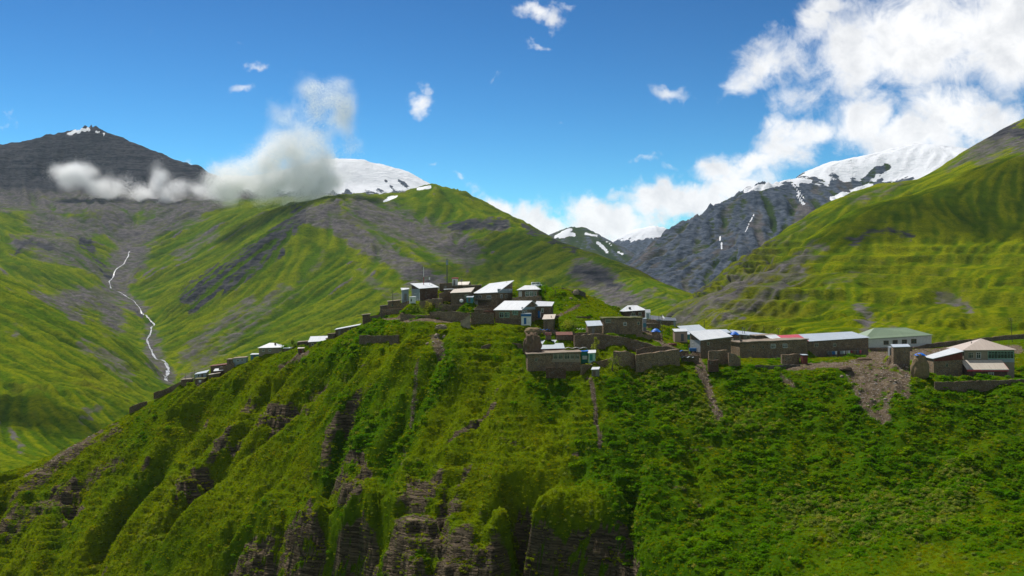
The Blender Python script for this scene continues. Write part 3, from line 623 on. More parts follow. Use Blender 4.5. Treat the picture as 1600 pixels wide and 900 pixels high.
    lush = np.clip(lush+.6*sstep(SX, 880, 1020)*sstep(SY, 560, 600)-.5*soft_poly(SX+WXN*20, SY+WYN*10, [(640,700),(700,600),(800,600),(860,640),(900,740),(960,800),(700,800)], 20)
                   -.35*sstep(SX, 520, 380)+.5*nline2([(700,540),(680,600),(640,660),(600,720)], 26)+.45*nline2([(500,730),(540,660),(600,600)], 16)-.5*nline2([(1120,620),(1180,660)],30)-.3*sstep(SY,820,870)*sstep(SX,1150,1250), 0, 1)
    GN = np.hypot(*np.gradient(Z, .8)[::-1]) if 0 else None
    return Z, rockm, bare, lush, fr, cliff, cut
ZN, ROCKM, BARE, LUSH, FRN, CLIFF, CUT = shape_near()
def ground(x, y): return float(gi(ZN, x, y))

def mat_near(g, b):
    p = g.pos(); ms = g.attr('mask'); rk, br, lu = g.sep(ms)[:3]
    n1 = g.noise(p, .09, 6, .62); n2 = g.noise(p, .55, 5, .62); n3 = g.noise(p, 2.6, 4, .6)
    grass = g.mix(lu, g.mix(g.ss(n1, .35, .65), (.130, .165, .003), (.100, .145, .003)), (.050, .110, .003))
    grass = g.mix(g.ss(n2, .4, .7), grass, g.v('MULTIPLY', grass, (.55, .6, .55)))
    grass = g.mix(g.ss(n3, .55, .75), grass, g.v('MULTIPLY', grass, (1.5, 1.35, 1.1)))
    z = g.sepv(p)[2]; x = g.sepv(p)[0]
    lay = g.comb(g.m('MULTIPLY', x, .03), 0.0, g.m('ADD', g.m('MULTIPLY', z, 1.0), g.m('MULTIPLY', x, .02)))
    st = g.noise(lay, 1.9, 5, .7)
    st2 = g.noise(g.v('MULTIPLY', p, (.5, .5, 3.0)), .8, 5, .7)
    rock = g.mix(g.ss(st, .36, .64), (.055, .043, .030), (.150, .120, .085))
    rock = g.mix(g.ss(st2, .45, .72, 0, .75), rock, (.058, .048, .036))
    rock = g.mix(g.ss(n2, .55, .72, 0, .6), rock, (.06, .07, .018))
    blk = g.v('ADD', g.v('MULTIPLY', p, (.30, .30, 2.6)), g.v('SCALE', g.noise(p, .5, 4, .65, out=1), 1.6))
    crk = g.vor(blk, .55, feature='DISTANCE_TO_EDGE'); bt = g.sep(g.vor(blk, .55, out='Color'))[0]
    rock = g.mix(g.m('MULTIPLY', bt, .55), rock, g.v('MULTIPLY', rock, (1.75, 1.65, 1.5))); rock = g.mix(g.ss(crk, .09, .0, 0, .6), rock, (.022, .018, .013))
    dirt = g.mix(g.ss(n2, .35, .65), (.155, .118, .078), (.085, .064, .044))
    peb = g.vor(p, 1.7); dirt = g.mix(g.ss(peb, .34, .12), dirt, (.30, .27, .245))
    k = g.m('ADD', rk, g.m('MULTIPLY', g.m('SUBTRACT', n2, .5), .8))
    c = g.mix(g.ss(k, .36, .56), grass, rock)
    k = g.m('ADD', br, g.m('ADD', g.m('MULTIPLY', g.m('SUBTRACT', n2, .5), 1.0), g.m('MULTIPLY', g.m('SUBTRACT', n3, .5), .7)))
    c = g.mix(g.ss(k, .32, .68), c, dirt)
    h = g.m('ADD', g.m('MULTIPLY', n2, .7), g.m('MULTIPLY', n3, .3)); h = g.m('ADD', h, g.m('MULTIPLY', g.m('ADD', st, g.m('ADD', g.m('MULTIPLY', bt, .8), g.ss(crk, 0, .12))), rk))
    P(g, b, c, .95, g.bump(h, .7, .8), 0.0)
M_NEAR = material('village_hill_ground', mat_near)
def finish_near():
    mk = np.stack([ROCKM, BARE, LUSH, np.ones_like(ZN)], -1)
    o = grid_mesh('village_hill', np.stack([XX, YY, ZN], -1).reshape(-1, 3), len(GY), len(GX), M_NEAR, {'mask': mk.reshape(-1, 4)})
    o['kind'] = 'structure'; o['label'] = 'steep green hill under the village with shale beds and gullies'

# ------------------------------------------------------------------ village: materials
def stone_fn(c1, c2, sc=2.6, course=.5):
    def fn(g, b):
        p = g.obco(); q = g.v('MULTIPLY', p, (1, 1, 1.9)); q = g.v('ADD', q, g.v('SCALE', g.noise(p, 1.3, 3, .6, out=1), .5))
        col = g.vor(q, sc, out='Color'); d = g.vor(q, sc, feature='DISTANCE_TO_EDGE'); k = g.sep(col)[0]; n = g.noise(p, .35, 5, .65)
        n2 = g.noise(p, 5.0, 3, .6)
        c = g.mix(k, c1, c2); c = g.mix(g.ss(g.sep(col)[1], .8, .95), c, (.30, .27, .24))
        c = g.mix(g.ss(n, .35, .7, 0, .7), c, g.v('MULTIPLY', c, (.55, .52, .5)))
        c = g.mix(g.ss(d, .10, .02), c, (.045, .038, .032))
        h = g.m('ADD', g.ss(d, 0, .2), g.m('MULTIPLY', n2, .3))
        P(g, b, c, .95, g.bump(h, .12, .9), .1)
    return fn
def plain_fn(c1, c2, rough=.8, sc=1.2, bumpd=.02):
    def fn(g, b):
        p = g.obco(); n = g.noise(p, sc, 5, .65); n2 = g.noise(g.v('MULTIPLY', p, (3, 3, .6)), sc, 4, .6)
        c = g.mix(g.ss(n, .35, .68), c1, c2); c = g.mix(g.ss(n2, .5, .75, 0, .6), c, g.v('MULTIPLY', c, (.62, .58, .55)))
        P(g, b, c, rough, g.bump(n, bumpd, .6), .3)
    return fn
def tin_fn(c1, c2, stain=(.30, .22, .16), amt=.35):
    def fn(g, b):
        p = g.obco(); x, y, z = g.sepv(p)
        w = g.m('SINE', g.m('MULTIPLY', x, 19.0)); n = g.noise(p, .5, 5, .65)
        sh = g.m('FLOOR', g.m('MULTIPLY', x, .95)); hs = g.m('FRACT', g.m('MULTIPLY', g.m('SINE', g.m('ADD', g.m('MULTIPLY', sh, 12.9), 1.3)), 437.5))
        run = g.noise(g.v('MULTIPLY', p, (3.0, .35, .35)), 1.0, 4, .6)
        c = g.mix(g.m('MULTIPLY', hs, .6), c1, c2); c = g.mix(g.ss(n, .4, .7, 0, .5), c, c2); c = g.mix(g.ss(run, .54, .72, 0, amt), c, stain)
        seam = g.m('LESS_THAN', g.m('FRACT', g.m('MULTIPLY', x, .95)), .05); c = g.mix(g.m('MULTIPLY', seam, .35), c, (.2, .2, .2))
        P(g, b, c, g.m('ADD', .38, g.m('MULTIPLY', n, .25)), g.bump(g.m('ADD', g.m('MULTIPLY', w, .5), n), .035, .8), .5)
    return fn
def plank_fn(c1, c2):
    def fn(g, b):
        p = g.obco(); x = g.sepv(p)[0]; k = g.m('FRACT', g.m('MULTIPLY', g.m('SINE', g.m('MULTIPLY', g.m('FLOOR', g.m('MULTIPLY', x, 5.0)), 12.9)), 43.7))
        n = g.noise(g.v('MULTIPLY', p, (4, 4, .7)), 2.0, 4, .6); c = g.mix(k, c1, c2); c = g.mix(g.ss(n, .4, .7), c, g.v('MULTIPLY', c, (.6, .58, .55)))
        P(g, b, c, .85, g.bump(n, .02, .6), .2)
    return fn
MT = {k: material(k, f) for k, f in dict(
    stone=stone_fn((.34, .235, .145), (.47, .35, .23)), stone_dark=stone_fn((.25, .175, .11), (.36, .265, .18)), stone_grey=stone_fn((.16, .145, .13), (.25, .225, .20)),
    stone_red=stone_fn((.17, .095, .065), (.25, .15, .105), 3.4), plaster_white=plain_fn((.62, .60, .56), (.52, .50, .47)), plaster_pink=plain_fn((.42, .30, .25), (.36, .26, .22)),
    plaster_grey=plain_fn((.36, .38, .38), (.28, .30, .31)), plaster_buff=plain_fn((.30, .245, .18), (.24, .20, .15)), paint_teal=plain_fn((.075, .25, .29), (.06, .20, .25)), paint_mint=plain_fn((.36, .58, .46), (.30, .50, .42)),
    paint_green=plain_fn((.03, .24, .17), (.03, .2, .15)), paint_blue=plain_fn((.03, .14, .36), (.03, .12, .3)), paint_red=plain_fn((.32, .035, .04), (.25, .03, .035)), paint_white=plain_fn((.74, .74, .72), (.62, .62, .6), .5),
    clad_grey=tin_fn((.30, .36, .40), (.22, .27, .31)), tin_white=tin_fn((.64, .66, .68), (.50, .53, .56)), tin_zinc=tin_fn((.46, .52, .58), (.37, .43, .49)), tin_green=tin_fn((.245, .325, .205), (.205, .28, .18), (.16, .2, .12), .3),
    tin_pink=tin_fn((.57, .475, .40), (.49, .40, .335), (.34, .2, .15), .4), tin_red=tin_fn((.56, .05, .085), (.46, .045, .07), (.3, .1, .08), .2), tin_buff=tin_fn((.60, .53, .44), (.5, .43, .35), (.3, .2, .13), .5), tin_dark=tin_fn((.10, .115, .13), (.075, .085, .10)),
    earth=plain_fn((.30, .245, .19), (.21, .165, .125), .95, .6, .08), turf_roof=plain_fn((.10, .115, .03), (.15, .13, .06), .95, .5, .08), plank=plank_fn((.14, .10, .07), (.2, .155, .11)), plank_red=plank_fn((.20, .06, .045), (.15, .045, .035)), plank_grey=plank_fn((.2, .19, .175), (.28, .26, .24)),
    wood_frame=plain_fn((.50, .47, .38), (.42, .39, .31)), frame_white=plain_fn((.72, .72, .70), (.62, .62, .6), .5), rust=plain_fn((.17, .055, .035), (.12, .05, .035)), pole_wood=plain_fn((.10, .085, .07), (.075, .065, .055)), iron=plain_fn((.10, .10, .105), (.07, .07, .075), .5),
    hay=plain_fn((.26, .19, .105), (.17, .12, .065), .98, 2.5, .25), dung=plain_fn((.17, .115, .075), (.115, .078, .052), .98, 2.2, .25), tarp=plain_fn((.025, .15, .62), (.03, .19, .68), .45, .8, .05), rubber=plain_fn((.02, .02, .02), (.03, .03, .03)), bark=plain_fn((.10, .08, .06), (.07, .055, .04)),
    rock=plain_fn((.36, .28, .21), (.22, .17, .13), .95, .9, .2), white_tin_paint=plain_fn((.78, .79, .8), (.7, .71, .72), .4)).items()}
def glass_fn(g, b): P(g, b, g.mix(g.ss(g.noise(g.obco(), 1.5, 2), .4, .6), (.012, .016, .02), (.05, .06, .065)), .12, None, .6)
MT['stone_grey_plain'] = material('stone_grey_plain', plain_fn((.30, .27, .24), (.2, .18, .16), .95, .5, .2))
MT['glass'] = material('glass', glass_fn)

# ------------------------------------------------------------------ village: builders
def link(name, bm, mat, parent=None, smooth=False):
    bmesh.ops.recalc_face_normals(bm, faces=bm.faces)
    me = bpy.data.meshes.new(name); bm.to_mesh(me); bm.free()
    if smooth: me.polygons.foreach_set('use_smooth', [True]*len(me.polygons))
    me.materials.append(MT[mat] if isinstance(mat, str) else mat)
    o = bpy.data.objects.new(name, me); COL.objects.link(o)
    if parent: o.parent = parent
    return o
def empty(name, loc, rz, label, cat, group=None):
    o = bpy.data.objects.new(name, None); COL.objects.link(o); o.location = loc; o.rotation_euler = (0, 0, rz); o.empty_display_size = .5
    o['label'] = label; o['category'] = cat
    if group: o['group'] = group
    return o
def box(bm, x0, x1, y0, y1, z0, z1, jit=0):
    vs_ = [bm.verts.new((x+random.uniform(-jit, jit), y+random.uniform(-jit, jit), z+random.uniform(-jit, jit))) for x in (x0, x1) for y in (y0, y1) for z in (z0, z1)]
    for f in ((0,1,3,2),(4,6,7,5),(0,4,5,1),(2,3,7,6),(0,2,6,4),(1,5,7,3)): bm.faces.new([vs_[i] for i in f])
def prism(bm, pts, t):
    """a sheet of thickness t under the polygon pts"""
    a = [bm.verts.new(p) for p in pts]; b = [bm.verts.new((p[0], p[1], p[2]-t)) for p in pts]
    bm.faces.new(a); bm.faces.new(b[::-1]); n = len(pts)
    for i in range(n): bm.faces.new((a[i], b[i], b[(i+1) % n], a[(i+1) % n]))
def cyl(bm, x, y, z0, z1, r0, r1, n=8, tip=(0, 0)):
    a = [bm.verts.new((x+r0*math.cos(k*6.2832/n), y+r0*math.sin(k*6.2832/n), z0)) for k in range(n)]
    b = [bm.verts.new((x+tip[0]+r1*math.cos(k*6.2832/n), y+tip[1]+r1*math.sin(k*6.2832/n), z1)) for k in range(n)]
    for k in range(n): bm.faces.new((a[k], a[(k+1) % n], b[(k+1) % n], b[k]))
    bm.faces.new(a[::-1]); bm.faces.new(b)
FOOT = []
def pad(xL, YL, c, s, w, d, z0, lower=True):
    """level the ground a house stands on: built up below it, cut back in front of it"""
    global ZN
    dx, dy = XX-xL, YY-YL; u = dx*c+dy*s; v = -dx*s+dy*c
    out = np.maximum(np.maximum(-u, u-w), np.maximum(-v-.9, v-d)); o_ = np.maximum(out, 0)
    ZN = np.where(out < 9, np.maximum(ZN, z0+.05-o_*1.1), ZN)
    if lower:
        fr_ = np.maximum(np.maximum(-u-.5, u-w-.5), np.maximum(-v-3.0, v-d*.6)); f_ = np.maximum(fr_, 0)
        ZN = np.where(fr_ < 6, np.minimum(ZN, z0+.1+f_*.75), ZN)
class House: pass
def house(name, label, cat, px0, px1, pyb, pye, Y=None, d=6.0, yaw=0.0, roof=('flat', .3), wall='stone', rmat='tin_zinc', over=.35, under=3.0, root=None, group=None, th=.14, foot=True):
    pyb = pyb if isinstance(pyb, tuple) else (pyb, pyb); pye = pye if isinstance(pye, tuple) else (pye, pye)
    if Y is None: Y = hit((px0+px1)/2, sum(pyb)/2, ZN)[1]
    c, s = math.cos(R(yaw)), math.sin(R(yaw)); u0, u1 = (px0-800)/F, (px1-800)/F
    YL = Y-(u1-u0)*Y*math.tan(R(yaw))/2; xL = u0*YL; w = (u1*YL-xL)/(c-u1*s); YR = YL+w*s
    zb = [(450-pyb[0])/F*YL, (450-pyb[1])/F*YR]; ze = [(450-pye[0])/F*YL, (450-pye[1])/F*YR]; z0 = min(zb)
    h = House(); h.w, h.d, h.c, h.s, h.YL, h.xL, h.z0, h.yaw = w, d, c, s, YL, xL, z0, R(yaw)
    new = root is None
    if new: root = empty(name, (xL, YL, z0), R(yaw), label, cat, group)
    h.root = root; M = Matrix.Translation((xL, YL, z0)) @ Matrix.Rotation(R(yaw), 4, 'Z'); h.off = root.matrix_basis.inverted() @ M if not new else Matrix.Identity(4)
    if not new: h.off = (Matrix.Translation(root.location) @ Matrix.Rotation(root.rotation_euler.z, 4, 'Z')).inverted() @ M
    e = [ze[0]-z0, ze[1]-z0]; ty = roof[0]; bk = list(e)
    def zpy(py, lx, ly): yy = YL+lx*s+ly*c; return (450-py)/F*yy-z0
    bm = bmesh.new(); rf = bmesh.new(); o = over
    if ty == 'mono':
        bk = [zpy(roof[1], 0, d), zpy(roof[2] if len(roof) > 2 else roof[1], w, d)]
    def wallbox(hf, hb, ridge=None):
        lo = [bm.verts.new(p) for p in ((0, 0, -under), (w, 0, -under), (w, d, -under), (0, d, -under))]
        hi = [bm.verts.new(p) for p in ((0, 0, hf[0]), (w, 0, hf[1]), (w, d, hb[1]), (0, d, hb[0]))]
        bm.faces.new(lo[::-1])
        if ridge is None:
            bm.faces.new(hi)
            for i in range(4): bm.faces.new((lo[i], lo[(i+1) % 4], hi[(i+1) % 4], hi[i]))
        else:
            rl = bm.verts.new((0, d/2, ridge[0])); rr = bm.verts.new((w, d/2, ridge[1]))
            bm.faces.new((lo[0], lo[1], hi[1], hi[0])); bm.faces.new((lo[1], lo[2], hi[2], rr, hi[1])); bm.faces.new((lo[2], lo[3], hi[3], hi[2])); bm.faces.new((lo[3], lo[0], hi[0], rl, hi[3]))
            bm.faces.new((hi[0], hi[1], rr, rl)); bm.faces.new((rl, rr, hi[2], hi[3]))
    G_ = .02+th
    if new: pad(xL, YL, c, s, w, d, z0)
    if ty == 'flat':
        wallbox(e, e); nx = max(2, int(w/1.5)); t = roof[1]
        for k in range(nx):   # an earth roof with an uneven edge
            x0, x1 = -o+(w+2*o)*k/nx, -o+(w+2*o)*(k+1)/nx; f0 = e[0]+(e[1]-e[0])*k/nx; f1 = e[0]+(e[1]-e[0])*(k+1)/nx
            if k == 0: a0 = random.uniform(-.06, .1); b0 = random.uniform(-.06, .1)
            a1 = random.uniform(-.06, .1); b1 = random.uniform(-.06, .1); y1 = -o+random.uniform(-.06, .06)
            prism(rf, [(x0, -o, f0+t+a0), (x1, -o, f1+t+a1), (x1, d+o, f1+t+b1+.1), (x0, d+o, f0+t+b0+.1)], t-.01)
            a0, b0 = a1, b1
    elif ty == 'mono':
        wallbox(e, bk)
        def q(x, y): a = e[0]+(e[1]-e[0])*x/w; b = bk[0]+(bk[1]-bk[0])*x/w; return (x, y, a+(b-a)*y/d+G_)
        prism(rf, [q(-o, -o), q(w+o, -o), q(w+o, d+o), q(-o, d+o)], th)
    elif ty == 'gable':
        r = [zpy(roof[1], 0, d/2), zpy(roof[2] if len(roof) > 2 else roof[1], w, d/2)]; wallbox(e, e, r)
        def q(x, y):
            a = e[0]+(e[1]-e[0])*x/w; b = r[0]+(r[1]-r[0])*x/w; t = 1-abs(y-d/2)/(d/2); return (x, y, a+(b-a)*t+G_)
        prism(rf, [q(-o, -o), q(w+o, -o), q(w+o, d/2), q(-o, d/2)], th); prism(rf, [q(-o, d/2), q(w+o, d/2), q(w+o, d+o), q(-o, d+o)], th)
    elif ty == 'hip':
        il, ir = roof[2]*w, w-roof[3]*w; zr = zpy(roof[1], (il+ir)/2, d/2); wallbox(e, e)
        a = [(-o, -o, e[0]+G_-.05), (w+o, -o, e[1]+G_-.05), (w+o, d+o, e[1]+G_-.05), (-o, d+o, e[0]+G_-.05)]; r1, r2 = (il, d/2, zr+G_), (max(ir, il+.05), d/2, zr+G_)
        for pl in ([a[0], a[1], r2, r1], [a[1], a[2], r2], [a[2], a[3], r1, r2], [a[3], a[0], r1]): prism(rf, pl, th)
        bmesh.ops.remove_doubles(rf, verts=rf.verts, dist=.001)
    h.e, h.bk = e, bk
    bm.transform(h.off); rf.transform(h.off)
    h.wall = link('wall', bm, wall, root); h.roof = link('roof', rf, rmat, root)
    if foot: FOOT.append((xL+c*w/2, YL+s*w/2, c, s, w, d))
    return h
def _face(h, side):
    """maps (u along, z, out) of a wall to the house's frame"""
    if side == 'f': return lambda u, z, o: (u, -o, z)
    if side == 'r': return lambda u, z, o: (h.w+o, u, z)
    return lambda u, z, o: (-o, h.d-u, z)
def _fbox(bm, f, u0, u1, z0, z1, o0, o1, off):
    v = [bm.verts.new(off @ Vector(f(u, z, o))) for u in (u0, u1) for z in (z0, z1) for o in (o0, o1)]
    for i in ((0,1,3,2),(4,6,7,5),(0,4,5,1),(2,3,7,6),(0,2,6,4),(1,5,7,3)): bm.faces.new([v[k] for k in i])
def upix(h, px):   # along the front wall
    u = (px-800)/F; return (u*h.YL-h.xL)/(h.c-u*h.s)
def zpix(h, py, lx): return (450-py)/F*(h.YL+lx*h.s)-h.z0
def window(h, px0, px1, py0, py1, bars=1, frame='frame_white', side='f', glass='glass'):
    if side == 'f': u0, u1 = upix(h, px0), upix(h, px1); z0, z1 = zpix(h, py1, (u0+u1)/2), zpix(h, py0, (u0+u1)/2)
    else: u0, u1, z1, z0 = px0, px1, py0, py1    # metres on a side wall
    f = _face(h, side); bm = bmesh.new(); t = min(.12, (u1-u0)*.14)
    _fbox(bm, f, u0-t, u0, z0-t, z1+t, -.02, .09, h.off); _fbox(bm, f, u1, u1+t, z0-t, z1+t, -.02, .09, h.off)
    _fbox(bm, f, u0, u1, z1, z1+t, -.02, .085, h.off); _fbox(bm, f, u0-.06, u1+.06, z0-t-.02, z0, -.02, .13, h.off)
    for k in range(bars): x = u0+(u1-u0)*(k+1)/(bars+1); _fbox(bm, f, x-t*.35, x+t*.35, z0, z1, -.02, .075, h.off)
    if z1-z0 > .8: _fbox(bm, f, u0, u1, z0+(z1-z0)*.66, z0+(z1-z0)*.66+t*.6, -.02, .07, h.off)
    w = link('window', bm, frame, h.root); bm = bmesh.new(); _fbox(bm, f, u0, u1, z0, z1, .005, .03, h.off); link('pane', bm, glass, w)
def door(h, px0, px1, py0, py1, mat='plank', side='f'):
    if side == 'f': u0, u1 = upix(h, px0), upix(h, px1); z0, z1 = zpix(h, py1, (u0+u1)/2), zpix(h, py0, (u0+u1)/2)
    else: u0, u1, z1, z0 = px0, px1, py0, py1
    f = _face(h, side); bm = bmesh.new(); _fbox(bm, f, u0, u1, z0, z1, -.02, .05, h.off); _fbox(bm, f, u0-.1, u0, z0, z1+.1, -.02, .08, h.off); _fbox(bm, f, u1, u1+.1, z0, z1+.1, -.02, .08, h.off); _fbox(bm, f, u0, u1, z1, z1+.1, -.02, .08, h.off)
    dr = link('door', bm, mat, h.root); bm = bmesh.new(); _fbox(bm, f, u0+(u1-u0)*.12, u0+(u1-u0)*.2, z0+(z1-z0)*.45, z0+(z1-z0)*.5, .05, .1, h.off); link('handle', bm, 'iron', dr)
def panel(h, nm, u0, u1, z0, z1, mat, side='f', o=.06):
    bm = bmesh.new(); _fbox(bm, _face(h, side), u0, u1, z0, z1, -.02, o, h.off); return link(nm, bm, mat, h.root)
def chimney(h, u, v, z, r=.16, ht=1.1, mat='iron', square=False):
    bm = bmesh.new()
    if square: box(bm, u-r, u+r, v-r, v+r, z-.6, z+ht); box(bm, u-r-.06, u+r+.06, v-r-.06, v+r+.06, z+ht+.002, z+ht+.12)
    else: cyl(bm, u, v, z-.6, z+ht, r, r, 8); cyl(bm, u, v, z+ht+.05, z+ht+.25, r*1.9, .03, 8)
    bm.transform(h.off); link('chimney', bm, mat, h.roof)

def stone_wall(label, pl, ht, Yl=None, t=.6, mat='stone', name='stone_wall', cat='wall', group=None, rag=.18, cap=None, foot=False):
    """a dry stone wall along a line on the ground, its top uneven"""
    P3 = []
    for q in resample(pl, 5):
        x, y = hit(q[0], q[1], ZN) if len(q) < 3 else ((q[0]-800)/F*q[2], q[2])
        z = min(ground(x, y), (450-q[1])/F*y+.3) if len(q) < 3 else (450-q[1])/F*y
        P3.append(Vector((x, y, z)))
    o0 = P3[len(P3)//2].copy(); n = len(P3); bm = bmesh.new(); rows = []
    for i, p in enumerate(P3):
        tg = (P3[min(i+1, n-1)]-P3[max(i-1, 0)]); tg.z = 0; tg.normalize(); nr = Vector((-tg.y, tg.x, 0))*t/2
        hh = ht*(1 if not callable(ht) else 1) if not isinstance(ht, (list, tuple)) else np.interp(i/(n-1), np.linspace(0, 1, len(ht)), ht)
        hh = hh+random.uniform(-rag, rag); q = p-o0
        rows.append([bm.verts.new(q+nr*1.15+Vector((0, 0, -1.6))), bm.verts.new(q+nr*.85+Vector((0, 0, hh+random.uniform(-.05, .05)))), bm.verts.new(q-nr*.85+Vector((0, 0, hh))), bm.verts.new(q-nr*1.15+Vector((0, 0, -1.6)))])
    for a, b in zip(rows[:-1], rows[1:]):
        for k in range(4): bm.faces.new((a[k], a[(k+1) % 4], b[(k+1) % 4], b[k]))
    bm.faces.new(rows[0]); bm.faces.new(rows[-1][::-1])
    o = link(name, bm, mat); o.location = o0; o['label'] = label; o['category'] = cat
    if group: o['group'] = group
    if cap:
        bm = bmesh.new()
        for a, b in zip(rows[:-1], rows[1:]): pass
        bm.free()
    return o
def lump(name, label, cat, px, pyb, w, hgt, d=None, mat='hay', Y=None, sharp=.6, seed=1, sub=4, rough=.12, group=None):
    x, y = hit(px, pyb, ZN) if Y is None else ((px-800)/F*Y, Y)
    z = (450-pyb)/F*y; d = d or w; y += d/2*.8
    bm = bmesh.new(); bmesh.ops.create_icosphere(bm, subdivisions=sub, radius=1.0)
    for v in bm.verts:
        c = v.co.copy(); n = float(fbm(np.array(c.x*2.6+seed*9+c.z*1.1), np.array(c.y*2.6+c.z*2.3), 4, seed)); t = (c.z+1)/2
        k = 1+rough*n; r = math.hypot(c.x, c.y)+1e-6; rr = (1-max(0, c.z)**2.2)**.5 if c.z > 0 else 1.0
        rad = min(1.0, r)**.35*(1-sharp*max(0, t-.2)**1.3) if t < .995 else 0
        if c.z > .98: rad = 0.05
        v.co = (c.x/r*rad*w/2*k, c.y/r*rad*d/2*k, (t*1.12-.12)*hgt*(1+.8*rough*n*t))
    o = link(name, bm, mat, None, True); o.location = (x, y, z); o['label'] = label; o['category'] = cat
    if group: o['group'] = group
    FOOT.append((x, y-d/2, 1, 0, w, d)); return o
def tarp_over(label, base, w, d, hgt, z, mat='tarp'):
    """a sheet draped over a heap"""
    bm = bmesh.new(); bmesh.ops.create_grid(bm, x_segments=12, y_segments=12, size=1)
    for v in bm.verts:
        r = min(1, math.hypot(v.co.x, v.co.y)); a = math.atan2(v.co.y, v.co.x)
        v.co = (v.co.x*w/2, v.co.y*d/2, hgt*(1-r**2.2)+.06*math.sin(a*7)*r-.25*max(0, math.hypot(v.co.x, v.co.y)-1))
    r = bmesh.ops.solidify(bm, geom=bm.faces[:], thickness=.05)
    o = link('tarp', bm, mat, None, True); o.location = base.location+Vector((0, 0, z)); o['label'] = label; o['category'] = 'tarp'; return o
def pole(label, px, pyb, pyt, arms=1, lean=0.0, Y=None, group='wooden power poles around the village', r=.13, name='power_pole', cat='pole'):
    x, y = hit(px, pyb, ZN) if Y is None else ((px-800)/F*Y, Y)
    z = (450-pyb)/F*y; h = (pyb-pyt)/F*y; e = empty(name, (x, y, z), 0, label, cat, group); bm = bmesh.new(); cyl(bm, 0, 0, -1.2, h, r, r*.62, 8, (lean, 0)); link('post', bm, 'pole_wood', e)
    for k in range(arms):
        zz = h-.35-.7*k; lx = lean*zz/h; bm = bmesh.new(); box(bm, lx-.85, lx+.85, -.17, -.07, zz-.05, zz+.06); a = link('crossarm', bm, 'pole_wood', e)
        for dx in (-.72, 0, .72): bm = bmesh.new(); cyl(bm, lx+dx, -.12, zz+.06, zz+.24, .055, .035, 6); link('insulator', bm, 'frame_white', a)
    return e
def canopy_tree(name, label, px, pyb, h, w, mat, seed, Y=None, slim=False, cat='tree', group=None, n=900, leaf=.3):
    x, y = hit(px, pyb, ZN) if Y is None else ((px-800)/F*Y, Y)
    z = (450-pyb)/F*y; e = empty(name, (x, y, z), 0, label, cat, group); r = np.random.default_rng(seed)
    bm = bmesh.new(); cyl(bm, 0, 0, -.5, h*.8, .05*w+.05, .02, 7); cl = []
    for k in range(14 if h > 3 else 7):
        t = .18+.8*k/14 if h > 3 else .1+.1*k; a = r.random()*6.283; wd = w/2*((1-abs(t-.42)/.62)**.7 if slim else (1-abs(t-.5)/.62)**.5)*(.7+.5*r.random())
        tip = (math.cos(a)*wd*.75, math.sin(a)*wd*.75); z0 = h*t*.7; z1 = h*min(.97, t)
        a0 = [bm.verts.new((.045*math.cos(q*2.09), .045*math.sin(q*2.09), z0)) for q in range(3)]; b0 = bm.verts.new((tip[0], tip[1], z1))
        for q in range(3): bm.faces.new((a0[q], a0[(q+1) % 3], b0))
        cl.append((tip[0], tip[1], z1, max(.3, wd*.62)))
    cl.append((0, 0, h*.93, w*.16)); link('trunk', bm, 'bark', e)
    V, Fc = [], []
    for k in range(n):
        c = cl[r.integers(len(cl))]; v = r.normal(0, 1, 3); v /= np.linalg.norm(v); v *= c[3]*(.45+.6*r.random())*np.array([1, 1, 1.25]); q = np.array(c[:3])+v
        nn = v/np.linalg.norm(v)+r.normal(0, .5, 3); nn /= np.linalg.norm(nn); t = np.cross(nn, r.normal(0, 1, 3)); t /= np.linalg.norm(t); b = np.cross(nn, t); s = leaf*(.6+.7*r.random()); i = len(V)
        V += [q-t*s*.5, q+b*s*.4, q+t*s*.5, q-b*s*.4]; Fc.append((i, i+1, i+2, i+3))
    me = bpy.data.meshes.new('crown'); me.from_pydata([tuple(v) for v in V], [], Fc); me.materials.append(mat); o = bpy.data.objects.new('crown', me); COL.objects.link(o); o.parent = e
    FOOT.append((x, y-.3, 1, 0, .6, .6)); return e

# ------------------------------------------------------------------ undergrowth on the hill
def leaf_clump(name, n, rx, rz, leaf, mat, seed, up=.35, long=1.0):
    r = np.random.default_rng(seed); V = []; Fc = []
    for k in range(n):
        a = r.random()*2*np.pi; u = r.random()**.5; h = r.random()
        el = math.acos(1-h)  # upper dome
        rad = .55+.45*r.random()
        c = np.array([math.cos(a)*math.sin(el)*rx*rad, math.sin(a)*math.sin(el)*rx*rad, math.cos(el)*rz*rad+.02])
        nrm = c/np.array([rx, rx, rz])+r.normal(0, .45, 3)+np.array([0, 0, up]); nrm /= np.linalg.norm(nrm)
        t = np.cross(nrm, r.normal(0, 1, 3)); t /= np.linalg.norm(t)+1e-6; bt = np.cross(nrm, t)
        s = leaf*(.6+.8*r.random()); i = len(V)
        V += [c-t*s*.5*long, c+bt*s*.42, c+t*s*.55*long, c-bt*s*.42]; Fc.append((i, i+1, i+2, i+3))
    me = bpy.data.meshes.new(name); me.from_pydata([tuple(v) for v in V], [], Fc); me.materials.append(mat)
    return bpy.data.objects.new(name, me)
